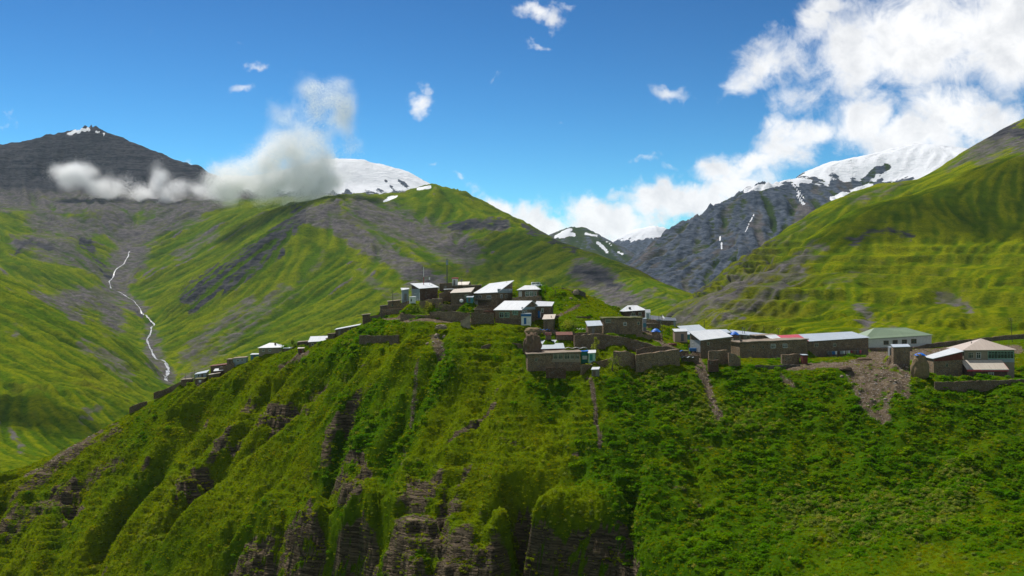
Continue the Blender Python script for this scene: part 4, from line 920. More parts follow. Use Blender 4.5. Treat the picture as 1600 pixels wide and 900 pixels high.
def blade_tuft(name, n, rad, h, w, mat, seed):
    r = np.random.default_rng(seed); V = []; Fc = []
    for k in range(n):
        a = r.random()*6.283; d = rad*r.random()**.5; x, y = d*math.cos(a), d*math.sin(a); b = r.random()*6.283; ln = h*(.6+.6*r.random()); lean = .35+.5*r.random()
        cx, cy = math.cos(b), math.sin(b); i = len(V); e = r.random()*6.283
        V += [(x-cy*w/2, y+cx*w/2, -.1), (x+cy*w/2, y-cx*w/2, -.1), (x+cx*ln*lean+cy*w*.35, y+cy*ln*lean-cx*w*.35, ln*.8), (x+cx*ln*lean*1.1-cy*w*.3, y+cy*ln*lean*1.1+cx*w*.3, ln)]
        Fc.append((i, i+1, i+2, i+3))
    me = bpy.data.meshes.new(name); me.from_pydata(V, [], Fc); me.materials.append(mat)
    return bpy.data.objects.new(name, me)
def leafmat(name, c1, c2, c3, trans=.25):
    def fn(g, b):
        p = g.pos(); n1 = g.noise(p, .12, 5, .6); n2 = g.noise(p, .9, 4, .6)
        c = g.mix(g.ss(n1, .36, .64), c1, c2); c = g.mix(g.ss(n2, .5, .72), c, c3)
        rnd = g.new('ShaderNodeObjectInfo').outputs['Random']
        c = g.mix(g.ss(rnd, .55, 1.0, 0, .8), c, g.v('MULTIPLY', c, (1.6, 1.25, 1.0)))
        c = g.mix(g.ss(rnd, .35, .0, 0, .8), c, g.v('MULTIPLY', c, (.55, .62, .8)))
        P(g, b, c, .9, None, 0.0)
        tr = g.new('ShaderNodeBsdfTranslucent'); g.put(tr.inputs[0], g.v('MULTIPLY', c, (1.2, 1.35, .5)))
        ms = g.new('ShaderNodeMixShader'); ms.inputs[0].default_value = trans
        out = g.t.nodes['Material Output']; g.l.new(b.outputs[0], ms.inputs[1]); g.l.new(tr.outputs[0], ms.inputs[2]); g.l.new(ms.outputs[0], out.inputs[0])
    return material(name, fn)
M_SHRUB = leafmat('shrub_leaf', (.080, .215, .002), (.150, .265, .002), (.042, .130, .002), .42)
M_GRASS = leafmat('turf_blade', (.200, .275, .002), (.290, .295, .003), (.120, .200, .002), .40)
M_PALE = leafmat('pale_herb_leaf', (.22, .29, .045), (.28, .31, .06), (.15, .22, .025), .40)
M_DRY = leafmat('dry_stem', (.16, .125, .035), (.135, .115, .03), (.10, .085, .03))
proto_col = bpy.data.collections.new('plant_prototypes')    # not linked: only the scatter uses them
def scatter(name, label, protos, pts, scale, rz, tilt=None, flat=None):
    cols = bpy.data.collections.new(name+'_kinds')
    for o in protos: cols.objects.link(o)
    me = bpy.data.meshes.new(name); me.vertices.add(len(pts)); me.vertices.foreach_set('co', pts.astype(np.float32).ravel())
    a = me.attributes.new('sc', 'FLOAT_VECTOR', 'POINT'); a.data.foreach_set('vector', scale.astype(np.float32).ravel())
    rot = np.zeros((len(pts), 3)); rot[:, 2] = rz
    if tilt is not None: rot[:, :2] = tilt
    a = me.attributes.new('rt', 'FLOAT_VECTOR', 'POINT'); a.data.foreach_set('vector', rot.astype(np.float32).ravel())
    o = bpy.data.objects.new(name, me); COL.objects.link(o); o['kind'] = 'stuff'; o['label'] = label
    ng = bpy.data.node_groups.new(name, 'GeometryNodeTree')
    ng.interface.new_socket('Geometry', in_out='INPUT', socket_type='NodeSocketGeometry'); ng.interface.new_socket('Geometry', in_out='OUTPUT', socket_type='NodeSocketGeometry')
    N = ng.nodes; L = ng.links; i = N.new('NodeGroupInput'); ou = N.new('NodeGroupOutput')
    ci = N.new('GeometryNodeCollectionInfo'); ci.inputs[0].default_value = cols; ci.inputs['Separate Children'].default_value = True; ci.inputs['Reset Children'].default_value = True
    m2p = N.new('GeometryNodeMeshToPoints'); L.new(i.outputs[0], m2p.inputs[0])
    iop = N.new('GeometryNodeInstanceOnPoints'); L.new(m2p.outputs[0], iop.inputs['Points']); L.new(ci.outputs[0], iop.inputs['Instance']); iop.inputs['Pick Instance'].default_value = True
    sa = N.new('GeometryNodeInputNamedAttribute'); sa.data_type = 'FLOAT_VECTOR'; sa.inputs[0].default_value = 'sc'; L.new(sa.outputs[0], iop.inputs['Scale'])
    ra = N.new('GeometryNodeInputNamedAttribute'); ra.data_type = 'FLOAT_VECTOR'; ra.inputs[0].default_value = 'rt'; L.new(ra.outputs[0], iop.inputs['Rotation'])
    L.new(iop.outputs[0], ou.inputs[0])
    md = o.modifiers.new('scatter', 'NODES'); md.node_group = ng
    return o
def spread(n, dens):
    """random points of the hill face where a density map lets them stand"""
    x = rng.uniform(-258, 258, n); y = rng.uniform(222, 428, n)
    # keep what the view can hold, a margin round it included
    z = gi(ZN, x, y); sx, sy = 800+F*x/y, 450-F*z/y
    k = (sx > -200) & (sx < 1900) & (sy < 960) & (rng.random(n) < gi(dens, x, y))
    return np.stack([x[k], y[k], z[k]-.05], -1)
def free_of_houses(p):
    ok = np.ones(len(p), bool)
    for (hx, hy, c, s, w, d) in FOOT:
        dx, dy = p[:, 0]-hx, p[:, 1]-hy; u = dx*c+dy*s; v = -dx*s+dy*c
        ok &= ~((np.abs(u) < w/2+.5) & (v > -.9) & (v < d+.4))
    return p[ok]
def vegetation():
    base = np.clip(1-ROCKM*1.35, 0.02, 1)*np.clip(1-BARE*1.25, 0.02, 1)
    vill = np.clip(sstep(ZB, -24.5, -23)*sstep(XX, 55, 75)*0+sstep(SY, 562, 548)*sstep(SX, 780, 830)*.8*sstep(YY,338,345), 0, 1)
    patch = fbm(XX/6.5, YY/6.5, 3, 111)
    tuft = [blade_tuft('turf', 34, .55, .34, .11, M_GRASS, k) for k in range(3)]
    shr = [leaf_clump('shrub', 95, .8, .75, .30, M_SHRUB, k) for k in range(3)]+[leaf_clump('shrub', 50, .9, .5, .44, M_SHRUB, 7, .7), leaf_clump('shrub', 130, .75, 1.0, .22, M_SHRUB, 8), leaf_clump('shrub', 60, 1.1, .45, .26, M_SHRUB, 9)]
    pale = [leaf_clump('herb', 60, .6, .62, .20, M_PALE, 20+k, .6, 1.5) for k in range(3)]
    dry = [blade_tuft('dry', 16, .4, .45, .06, M_DRY, 30+k) for k in range(2)]
    far = 1+.0*YY
    d = base*np.clip(.9-.55*LUSH+.3*patch, .05, 1)*(1-.55*vill)
    p = free_of_houses(spread(270000, d)); s = .38+.55*rng.random(len(p))
    scatter('turf_grass', 'yellow-green turf and tussocks covering the hill face', tuft, p, np.stack([s, s, s], -1), rng.random(len(p))*6.28)
    d = base*np.clip(-.16+1.1*LUSH*LUSH+.5*patch*(LUSH > .12), 0, 1)*(.25+.75*sstep(fbm(XX/5, YY/5, 3, 181), -.35, .15))*(1-.45*sstep(SX, 960, 820)*sstep(gi(ZB*0+LUSH, XX, YY), .75, .5))*(1-.75*vill)*(1-.6*sstep(SY, 850, 890)*sstep(SX, 1150, 1300))
    p = free_of_houses(spread(120000, d)); s = (.28+1.25*rng.random(len(p))**3.6+.25*gi(LUSH, p[:, 0], p[:, 1]))*(.75+.5*np.clip(.5+gi(fbm(XX/11, YY/11, 3, 171), p[:, 0], p[:, 1]), 0, 1))
    scatter('undergrowth', 'low dark green shrubs and nettles crowding the hill face', shr, p, np.stack([s*1.15, s*1.15, s*(.55+.4*rng.random(len(p)))], -1), rng.random(len(p))*6.28)
    pm = np.clip(nline2([(1020,600),(1100,640),(1180,665)], 44)*.8+nline2([(1240,790),(1340,810),(1420,800),(1500,760)], 50)*1.3+nline2([(1330,600),(1460,640)], 20)*.2+.55*nline2([(820,790),(900,790),(980,800)], 16)
                 +.4*nline2([(280,760),(220,840)], 30)+.35*nline2([(690,600),(720,570)], 20)+.5*nline2([(650,485),(690,485)], 18), 0, 1)
    p = free_of_houses(spread(80000, np.clip(1-BARE*1.3, 0, 1)*np.clip(pm+.05+.1*patch, 0, 1)*(1-.5*vill))); s = .6+.8*rng.random(len(p))
    scatter('tall_herbs', 'pale green umbels and tall herbs in drifts on the hill face', pale, p, np.stack([s, s, s], -1), rng.random(len(p))*6.28)
    p = free_of_houses(spread(60000, np.clip(.25+.5*ROCKM+.35*BARE+.9*sstep(SX, 620, 420), 0, 1)*np.clip(.5+patch, 0, 1)*.5*(1-CLIFF*.8))); s = .5+.7*rng.random(len(p))
    scatter('dry_grass', 'dry yellowish tufts on the shale ledges', dry, p, np.stack([s, s, s], -1), rng.random(len(p))*6.28)
    # plants on the ledges of the bare beds
    d = ROCKM*np.clip(.12+.9*sstep(fbm(XX/8, (YY+ZN)/8, 3, 121), -.05, .4), 0, 1)*(1-.2*CLIFF)
    p = spread(270000, d); s = .5+.8*rng.random(len(p))
    scatter('ledge_plants', 'small tufts rooted along the ledges of the shale beds', tuft_copy(tuft), p, np.stack([s, s, s], -1), rng.random(len(p))*6.28)
def rubble():
    st = []
    for k in range(3):
        bm = bmesh.new(); bmesh.ops.create_icosphere(bm, subdivisions=1, radius=.5)
        for v in bm.verts: v.co = (v.co.x*random.uniform(.7, 1.2), v.co.y*random.uniform(.7, 1.2), v.co.z*random.uniform(.4, .8))
        me = bpy.data.meshes.new('stone'); bm.to_mesh(me); bm.free(); me.materials.append(MT['rock' if k else 'stone_grey_plain']); st.append(bpy.data.objects.new('stone', me))
    lt = []
    for k, mt in enumerate(('paint_white', 'white_tin_paint', 'tin_zinc')):
        bm = bmesh.new(); box(bm, -.35, .35, -.25, .25, -.05, .12, .08); me = bpy.data.meshes.new('scrap'); bm.to_mesh(me); bm.free(); me.materials.append(MT[mt]); lt.append(bpy.data.objects.new('scrap', me))
    slope = sstep(SY, 572, 584)
    p = spread(70000, np.clip(BARE*1.2-.15, 0, 1)*np.clip(.15+slope, 0, 1)*np.clip(.55+fbm(XX/4, YY/4, 2, 141), 0, 1)); s = .25+.75*rng.random(len(p))**3*1.3
    scatter('rubble', 'grey-brown stones and earth clods tipped down the bare chutes', st, p, np.stack([s, s*1.1, s], -1), rng.random(len(p))*6.28)
    p = free_of_houses(spread(60000, np.clip(sstep(SY, 585, 570)*sstep(SX, 560, 600)*(YY > 325)*(.10+.5*BARE), 0, 1)*np.clip(.4+fbm(XX/3, YY/3, 2, 251), 0, 1))); s = .2+.55*rng.random(len(p))**3
    scatter('loose_stones', 'loose stones strewn through the lanes and yards of the village', [o.copy() for o in st], p, np.stack([s, s*1.1, s], -1), rng.random(len(p))*6.28)
    tip = np.clip(nline2([(1115,632),(1124,655)], 7)*.5+nline2([(1400,620),(1412,632),(1418,640),(1420,665)], 9)*.9+nline2([(1345,650),(1362,668),(1385,678),(1408,660)], 12)*.35+nline2([(1350,600),(1372,622)], 14)*.2+nline2([(1222,576),(1212,572)], 6)*.5+nline2([(452,565),(440,580)], 8)*.3+nline2([(690,515),(684,522)], 6)*.25, 0, 1)
    p = spread(16000, tip*.55); s = .35+.6*rng.random(len(p))
    scatter('litter', 'pale scraps and rubbish strewn at the foot of the tip', lt, p, np.stack([s, s, s], -1), rng.random(len(p))*6.28, rng.normal(0, .5, (len(p), 2)))
def creepers():
    d = np.clip(BARE*1.5, 0, 1)*sstep(SY, 566, 580)*sstep(fbm(XX/3.5, YY/3.5, 3, 191), -.15, .3)*.9
    p = free_of_houses(spread(60000, d)); s = .35+.7*rng.random(len(p))**2
    scatter('weeds', 'weeds creeping over the bare rubble slopes', [leaf_clump('weed', 60, .7, .5, .24, M_SHRUB, 40), leaf_clump('weed', 50, .6, .45, .22, M_PALE, 41)], p, np.stack([s, s, s], -1), rng.random(len(p))*6.28)
def tuft_copy(l):
    r = []
    for o in l: c = o.copy(); r.append(c)
    return r

# ------------------------------------------------------------------ the village, house by house
def village():
    WH = 'white-framed'
    # --- hilltop
    h = house('stone_house', 'large hilltop house with a broad white tin roof and a glazed upper veranda', 'house', 741, 777, (480, 479), (458.5, 456.5), d=11, yaw=-32, roof=('mono', 444, 439.5), wall='stone', rmat='tin_white', over=.5)
    window(h, 743, 752, 461.5, 465.5, 3); window(h, 761, 767, 462, 466.5, 2); door(h, 741.5, 746.5, 470, 478.5, 'frame_white')
    bm = bmesh.new(); box(bm, upix(h, 741), upix(h, 768), -1.1, 0, zpix(h, 468.5, 3)-.12, zpix(h, 468.5, 3)); bm.transform(h.off); link('balcony', bm, 'plank_grey', h.root)
    bm = bmesh.new()
    for k in range(12): u = upix(h, 741)+k*(upix(h, 768)-upix(h, 741))/11; box(bm, u-.03, u+.03, -1.08, -1.02, zpix(h, 468.5, 3)+.003, zpix(h, 468.5, 3)+.8)
    box(bm, upix(h, 741), upix(h, 768), -1.1, -1.0, zpix(h, 468.5, 3)+.803, zpix(h, 468.5, 3)+.87); bm.transform(h.off); link('railing', bm, 'wood_frame', h.root)
    panel(h, 'gable_cladding', .15, h.d-.2, h.e[1]-.3, h.e[1]+1.3, 'clad_grey', 'r')
    window(h, 2.3, 3.5, h.e[1]-2.4, h.e[1]-.9, 1, side='r'); window(h, 5.6, 7.0, h.e[1]-2.4, h.e[1]-.9, 1, 'wood_frame', side='r'); window(h, 8.4, 9.3, h.e[1]+.5, h.e[1]+1.2, 0, side='r')
    chimney(h, h.w*.8, h.d*.93, h.e[1]+2.3, .18, 1.6, 'stone_red', True)
    h = house('stone_house', 'low hilltop house with a white hipped roof and three tall pale windows', 'house', 810, 841, (465, 464.5), (453.5, 452.5), Y=396, d=7, yaw=-6, roof=('hip', 446.5, .28, .2), wall='stone_dark', rmat='tin_white', over=.7)
    window(h, 821, 826.5, 456, 462.5, 1); window(h, 828, 833, 455.5, 462.5, 1); window(h, 835.5, 838, 455.5, 462, 0); panel(h, 'plaster_panel', .1, upix(h, 815.5), zpix(h, 463.5, 0), zpix(h, 455, 0), 'plaster_white')
    h = house('stone_house', 'hilltop house with red-brown front, white sloping roof and pale painted end wall', 'house', 656, 684, (469.5, 464.5), (451, 449), Y=398, d=10, yaw=24, roof=('mono', 443.6, 442.6), wall='stone_red', rmat='tin_white', over=.45)
    panel(h, 'painted_end', .1, h.d-.1, -.4, h.e[0]-.1, 'plaster_grey', 'l'); window(h, 3.5, 6.0, .9, 2.7, 2, side='l'); door(h, 8.4, 9.4, .05, 2.6, 'plank_grey', 'l'); panel(h, 'white_pier', 9.55, 10.0, 0, 3.0, 'paint_white', 'l', .09)
    h = house('shed', 'narrow grey tin lean-to at the left end of the white-roofed hilltop house', 'shed', 628.5, 638.5, (470, 470), (453.5, 452), Y=404, d=4, yaw=10, roof=('mono', 450.6), wall='clad_grey', rmat='tin_white')
    door(h, 632, 635, 459, 469.5, 'plank_grey')
    h = house('hut', 'small white box hut with dark slats below the left lean-to', 'hut', 640, 649.5, (474, 473.5), (464.5, 464), Y=391, d=2.4, yaw=8, roof=('flat', .1), wall='paint_white', rmat='tin_white', over=.1)
    window(h, 641.5, 643.5, 466.5, 471, 0); door(h, 645.5, 648, 466, 473.5, 'frame_white')
    h = house('shed', 'dark plank shed with a ragged top beside the tall mast', 'shed', 687, 706, (455, 455), (443.5, 442.5), Y=408, d=5, yaw=5, roof=('flat', .15), wall='plank', rmat='plank', over=.1)
    door(h, 694, 698, 447, 454.5, 'plank_grey')
    h = house('hut', 'little white hut with a red flat roof on the hilltop', 'hut', 706.5, 715, (447, 447), (435.6, 435.6), Y=413, d=2.2, yaw=0, roof=('flat', .35), wall='paint_white', rmat='tin_red', over=.25)
    door(h, 709, 711, 438, 446, 'plank_grey')
    h = house('shed', 'low pale-roofed shed between the red-topped hut and the big white roof', 'shed', 715.5, 731, (449, 449), (445, 444.6), Y=416, d=4, yaw=-14, roof=('gable', 441, 440.6), wall='plaster_buff', rmat='tin_buff')
    window(h, 720, 723, 446, 448, 0)
    h = house('stone_house', 'long low flat-roofed stone building along the hilltop', 'house', 700, 752, (455, 453), (447.8, 446.3), Y=410, d=6, yaw=4, roof=('flat', .35), wall='stone_dark', rmat='earth', over=.3)
    window(h, 724, 727, 449.6, 452.5, 0); window(h, 736, 739, 449.2, 452, 0)
    h = house('shed', 'open shelter under a thin white sheet roof below the plank shed', 'shed', 694, 709, (458.5, 458), (452.8, 452), Y=399, d=3, yaw=5, roof=('flat', .12), wall='stone_dark', rmat='tin_white', over=.15)
    door(h, 697, 700, 454, 458, 'plank')
    h = house('stone_house', 'dark stone house with a pale single-slope roof left of the big white-roofed house', 'house', 704.5, 735, (477, 476), (458, 456.5), Y=392, d=7, yaw=-8, roof=('mono', 452.4, 450), wall='stone_dark', rmat='tin_buff', over=.35)
    window(h, 727, 731, 461, 465.5, 1, 'wood_frame'); door(h, 716, 719.5, 467, 476, 'plank')
    bm = bmesh.new(); cyl(bm, 0, 0, -.2, .9, .04, .04, 6); dsh = empty('satellite_dish', ((721-800)/F*387, 387, (450-474.6)/F*387), 0, 'white satellite dish leaning in front of the pale single-slope-roofed house', 'satellite dish'); link('stand', bm, 'iron', dsh)
    bm = bmesh.new(); bmesh.ops.create_uvsphere(bm, u_segments=14, v_segments=10, radius=.75, matrix=Matrix.Rotation(R(60), 4, 'X') @ Matrix.Diagonal((1, 1, .22, 1)))
    bmesh.ops.translate(bm, verts=bm.verts, vec=(0, -.1, 1.15)); link('dish', bm, 'paint_white', dsh, True)
    h = house('hut', 'small turquoise lean-to against the pale single-slope-roofed house', 'hut', 729, 738.5, (472, 472), (464.8, 464.8), Y=389, d=2, yaw=-10, roof=('mono', 463), wall='paint_teal', rmat='tin_zinc', over=.15)
    door(h, 732, 734.5, 466.5, 471.8)
    # van behind the hip roof
    vx, vy = (838.5-800)/F*404, 404; vz = (450-448.4)/F*404; v = empty('van', (vx, vy, vz), R(8), 'white van with dark windows parked on the hilltop behind the low hipped roof', 'van')
    bm = bmesh.new(); box(bm, -2.1, 2.1, -.85, .85, .35, 1.1); box(bm, -2.05, 1.35, -.8, .8, 1.102, 1.9); bmesh.ops.bevel(bm, geom=bm.edges[:], offset=.1, segments=2, affect='EDGES'); link('body', bm, 'white_tin_paint', v, True)
    bm = bmesh.new(); box(bm, -1.9, -.5, -.83, -.79, 1.2, 1.72); box(bm, -.35, 1.0, -.83, -.79, 1.2, 1.72); link('side_window', bm, 'glass', v)
    bm = bmesh.new(); box(bm, 1.3, 1.38, -.7, .7, 1.2, 1.75); link('windscreen', bm, 'glass', v)
    for dx in (-1.3, 1.3):
        for dy in (-.78, .78):
            bm = bmesh.new(); bmesh.ops.create_cone(bm, cap_ends=True, segments=14, radius1=.36, radius2=.36, depth=.22, matrix=Matrix.Translation((dx, dy, .36)) @ Matrix.Rotation(R(90), 4, 'X')); link('wheel', bm, 'rubber', v)
    # --- left shoulder of the top
    h = house('hut', 'small dark stone hut with a slate-blue side at the left edge of the hilltop', 'hut', 567, 578, (501, 499), (493, 491.5), Y=398, d=5, yaw=10, roof=('flat', .25), wall='stone_dark', rmat='earth')
    door(h, 570, 573, 494.5, 500, 'plank')
    h = house('stone_house', 'squat brown stone house below the left lean-to, no windows in front', 'house', 608, 626, (487, 485), (472, 470), Y=399, d=6, yaw=12, roof=('flat', .25), wall='stone', rmat='earth')
    window(h, 612, 614, 475, 478.5, 0, 'wood_frame')
    h = house('hut', 'low ruined stone pen with a white stone on its rim', 'ruin', 594, 606, (488, 486), (479, 477.5), Y=399, d=4, yaw=8, roof=('flat', .2), wall='stone_dark', rmat='stone_grey', over=.1)
    door(h, 598, 601, 481, 487, 'plank')
    # --- lower big house
    h = house('stone_house', 'wide lower house with a white gabled roof and green-framed windows above a dark plinth', 'house', 774, 814, (503, 507.5), (484, 484), Y=371, d=15, yaw=-30, roof=('gable', 470.5, 470.5), wall='stone', rmat='tin_white', over=.55)
    window(h, 781, 787, 488.5, 495.5, 1, 'paint_mint'); window(h, 789.5, 795.5, 488.5, 495.5, 1, 'paint_mint'); window(h, 801.5, 809, 485, 491.5, 2, 'paint_mint')
    bm = bmesh.new(); box(bm, -.06, h.w+.06, -.18, .3, -3, zpix(h, 498.5, 5)); bm.transform(h.off); link('plinth', bm, 'stone_dark', h.root)
    window(h, 1.0, 2.2, h.e[1]-1.7, h.e[1]-.4, 1, side='r'); window(h, 3.0, 4.2, h.e[1]-1.7, h.e[1]-.4, 1, side='r'); panel(h, 'gable_boards', .4, h.d-1.0, h.e[1]-.05, h.e[1]+.9, 'clad_grey', 'r', .05)
    ph = house('porch', '', '', 814.5, 829.5, (507, 506.5), (490.5, 490.5), Y=367, d=2.2, yaw=-6, roof=('flat', .15), wall='paint_white', rmat='tin_zinc', over=.1, root=h.root)
    bm = bmesh.new(); box(bm, -.08, ph.w+.08, -.10, .3, zpix(ph, 494.3, 1), zpix(ph, 490.9, 1)); bm.transform(ph.off); link('balcony_front', bm, 'paint_blue', h.root)
    door(ph, 819, 822, 497, 506.5, 'paint_blue')
    a = house('annex', '', '', 836, 861, (497.5, 496.5), (478.6, 478.4), Y=377, d=6, yaw=-10, roof=('mono', 471.5, 472.5), wall='stone_dark', rmat='tin_white', over=.4, root=h.root)
    window(a, 846, 849, 482, 488, 0); door(a, 841, 843.5, 486, 496.5, 'paint_blue'); panel(a, 'pale_pier', upix(a, 843.8), upix(a, 845.4), zpix(a, 496, 2), zpix(a, 487, 2), 'plaster_white')
    h = house('shed', 'small stone shed with a sloping buff roof on the lane under the green mound', 'shed', 849, 864.5, (515, 515), (499, 498.5), d=5.5, yaw=-8, roof=('mono', 492.5, 492), wall='stone', rmat='tin_buff', over=.4)
    door(h, 852, 855, 503, 514.5, 'plank'); chimney(h, h.w*.75, 1.6, 3.9, .12, .9)
    # --- middle terrace
    h = house('stone_house', 'long flat-roofed stone house with one small white-framed window, on the middle terrace', 'house', 943, 1004, (521.5, 522.5), (498.5, 497.5), Y=364, d=8, yaw=3, roof=('flat', .4), wall='stone', rmat='turf_roof', over=.35)
    window(h, 974.5, 978.5, 504, 508.2, 1); window(h, 946.5, 954, 498.9, 503.8, 3, 'wood_frame'); window(h, 996, 999, 503, 507, 0, 'wood_frame'); door(h, 963, 966.5, 511, 521.5, 'plank')
    h = house('shed', 'stone shed with a pale sloping roof against the long middle-terrace house', 'shed', 919, 940.5, (521.5, 522), (509.8, 508.6), Y=359, d=6, yaw=3, roof=('mono', 502.5, 501.7), wall='stone', rmat='tin_zinc', over=.3)
    door(h, 925, 928.5, 512, 521.5, 'plank_grey')
    h = house('brick_house', 'red-brown house with a white hipped roof and roof hatch, at the foot of the mound', 'house', 976, 1008, (497.5, 496.5), (487, 484.6), Y=397, d=8, yaw=4, roof=('hip', 477.6, .25, .3), wall='stone_red', rmat='tin_white', over=.5)
    window(h, 987, 992, 489, 493, 1, 'wood_frame'); window(h, 998, 1002, 488, 492.5, 1, 'wood_frame'); panel(h, 'plaster_base', upix(h, 984), upix(h, 996), zpix(h, 496.5, 2), zpix(h, 493, 2), 'plaster_white')
    bm = bmesh.new(); box(bm, h.w*.23, h.w*.33, 1.0, 1.7, h.e[0]+.5, h.e[0]+1.75); bm.transform(h.off); link('roof_hatch', bm, 'iron', h.roof)
    h = house('hut', 'tall narrow white tin screen hut right of the red-brown hipped house', 'hut', 1009, 1016, (498, 498), (488.5, 488.5), Y=393, d=2, yaw=0, roof=('gable', 484), wall='white_tin_paint', rmat='tin_white', over=.15)
    door(h, 1011, 1013.5, 490.5, 497.5, 'clad_grey')
    h = house('stone_house', 'low grey-fronted house with a dark roof and a white gable tip behind two poles', 'house', 1018, 1056, (512, 512), (500.5, 501.5), Y=402, d=7, yaw=-6, roof=('mono', 493.5, 497.6), wall='stone', rmat='tin_dark', over=.3)
    panel(h, 'grey_boards', upix(h, 1024), upix(h, 1033), zpix(h, 505, 3), zpix(h, 496, 3)-.8, 'clad_grey'); door(h, 1044, 1048, 504, 511.5, 'plank'); panel(h, 'grey_corner', upix(h, 1052.5), upix(h, 1055.5), zpix(h, 511.5, 8), zpix(h, 502, 8), 'plaster_grey')
    bm = bmesh.new(); prism(bm, [(upix(h, 1034.5), 4.0, h.e[0]+1.0), (upix(h, 1040.5), 3.0, h.e[0]+.45), (upix(h, 1040.5), 5.5, h.e[0]+.75), (upix(h, 1035), 5.5, h.e[0]+2.3)], .1); bm.transform(h.off); link('roof_sheet', bm, 'tin_white', h.roof)
    h = house('kiosk', 'slim pale kiosk with a teal lower half beside the long middle-terrace house', 'kiosk', 1004.5, 1010, (518, 518), (498, 498), Y=374, d=1.6, yaw=0, roof=('flat', .1), wall='plaster_grey', rmat='tin_zinc', over=.08)
    panel(h, 'teal_panel', .05, h.w-.05, zpix(h, 511, .5), zpix(h, 505, .5), 'paint_teal'); door(h, 1006, 1008.6, 512, 517.5, 'plank_grey')
    # --- houses along the descending lane
    h = house('plaster_hut', 'pinkish plaster hut with a white flat roof and a dark doorway', 'hut', 1054.5, 1074, (535, 535), (518.5, 518), Y=372, d=4.5, yaw=0, roof=('mono', 514.6, 514.2), wall='plaster_pink', rmat='tin_white', over=.25)
    door(h, 1064.5, 1068, 522, 533, 'tin_dark')
    h = house('stone_house', 'turquoise-fronted house under a broad pale tin roof', 'house', 1075.5, 1107, (535, 534), (522.3, 520), Y=384, d=9, yaw=14, roof=('mono', 510.6, 508.5), wall='paint_teal', rmat='tin_zinc', over=.5)
    window(h, 1081, 1085, 525, 529, 1); window(h, 1096, 1100, 524, 528, 1); panel(h, 'plaster_base', upix(h, 1082), upix(h, 1092), zpix(h, 534, 3), zpix(h, 530, 3), 'plaster_grey')
    h = house('shed', 'long low pale-roofed shed behind the bright single-slope roof', 'shed', 1107, 1142, (530, 530), (521, 520), Y=408, d=7, yaw=4, roof=('mono', 515.8, 515.3), wall='plaster_grey', rmat='tin_zinc', over=.3)
    door(h, 1120, 1123, 523, 529.5)
    h = house('stone_house', 'stone house with a dazzling white single-slope roof beside the stony lane', 'house', 1095, 1142, (561, 557), (531.5, 526), Y=351, d=9, yaw=14, roof=('mono', 518.6, 515.8), wall='stone_dark', rmat='tin_white', over=.5)
    panel(h, 'plaster_end', .2, h.d-.3, h.e[0]-4.2, h.e[0]-.2, 'plaster_grey', 'l'); window(h, 2, 3.2, h.e[0]-2.4, h.e[0]-1, 1, side='l'); window(h, 1105, 1108, 535, 539, 0, 'wood_frame'); door(h, 1128, 1131.5, 543, 555, 'plank')
    bm = bmesh.new(); prism(bm, [(.2, -.055, h.e[0]-.1), (h.w-.2, -.055, h.e[1]-.1), (h.w-.2, -.055, h.e[1]-.45)], .02); bm.transform(h.off); link('fascia', bm, 'tin_buff', h.roof)
    h = house('stone_house', 'long low building with a thin grey tin roof behind the blue tarp', 'house', 1146, 1206, (534, 531), (522, 527), Y=401, d=8, yaw=-4, roof=('mono', 516, 522.5), wall='plank_grey', rmat='tin_zinc', over=.3)
    door(h, 1158, 1161, 524, 531, 'plank'); window(h, 1167, 1171, 525, 529, 1, 'wood_frame'); window(h, 1178, 1182, 526, 530, 1, 'wood_frame')
    h = house('stone_house', 'low dark stone block with a flat earth roof behind the long earth-roofed house', 'house', 1182, 1215.5, (532, 531), (525.5, 524.5), Y=390, d=7, yaw=6, roof=('flat', .3), wall='stone_dark', rmat='earth', over=.25)
    door(h, 1190, 1193, 526.3, 531, 'plank')
    h = house('stone_house', 'long stone house with an uneven earth roof and two grated white windows', 'house', 1156, 1262, (566, 563), (536, 531), Y=365, d=9, yaw=10, roof=('flat', .35), wall='stone', rmat='earth', over=.35)
    window(h, 1205, 1211.5, 538, 543.5, 3); window(h, 1223.5, 1229.5, 537.5, 543, 3); door(h, 1203, 1206, 555.5, 566, 'plank'); window(h, 1176, 1178, 540, 543, 0, 'wood_frame'); window(h, 1191, 1193.5, 541, 544, 0, 'wood_frame')
    chimney(h, .9, 1.0, h.e[0]+.4, .35, .5, 'stone_grey', True)
    h = house('stone_house', 'long stone house with pale tin roof, washing hung before its wall', 'house', 1263, 1357, (563, 556.5), (533.5, 527.5), Y=384, d=9, yaw=24, roof=('mono', 524, 519), wall='stone', rmat='tin_zinc', over=.45)
    window(h, 1273, 1278, 537, 541.5, 1, 'wood_frame'); door(h, 1331, 1335, 545, 557, 'plank'); window(h, 1302, 1306, 537, 541, 1, 'wood_frame'); panel(h, 'lower_boards', upix(h, 1309), h.w-.1, zpix(h, 552, 15)-1.2, zpix(h, 545.5, 15), 'plank')
    h = house('shed', 'shed end with a roof patched bright red beside the washing-line house', 'shed', 1229, 1262, (548, 547), (533.4, 533), Y=376, d=7.5, yaw=12, roof=('mono', 525, 523.6), wall='stone_dark', rmat='tin_red', over=.35)
    window(h, 1246, 1249, 537, 541, 0, 'wood_frame')
    bm = bmesh.new(); x0 = -2.6; prism(bm, [(x0-.8, 2.2, h.e[0]-.1), (-.42, 0, h.e[0]+.25), (-.42, h.d+.3, h.e[0]+2.15), (x0-2.2, h.d+.3, h.e[0]+1.9)], .12); bm.transform(h.off); link('roof_flap', bm, 'tin_white', h.roof)
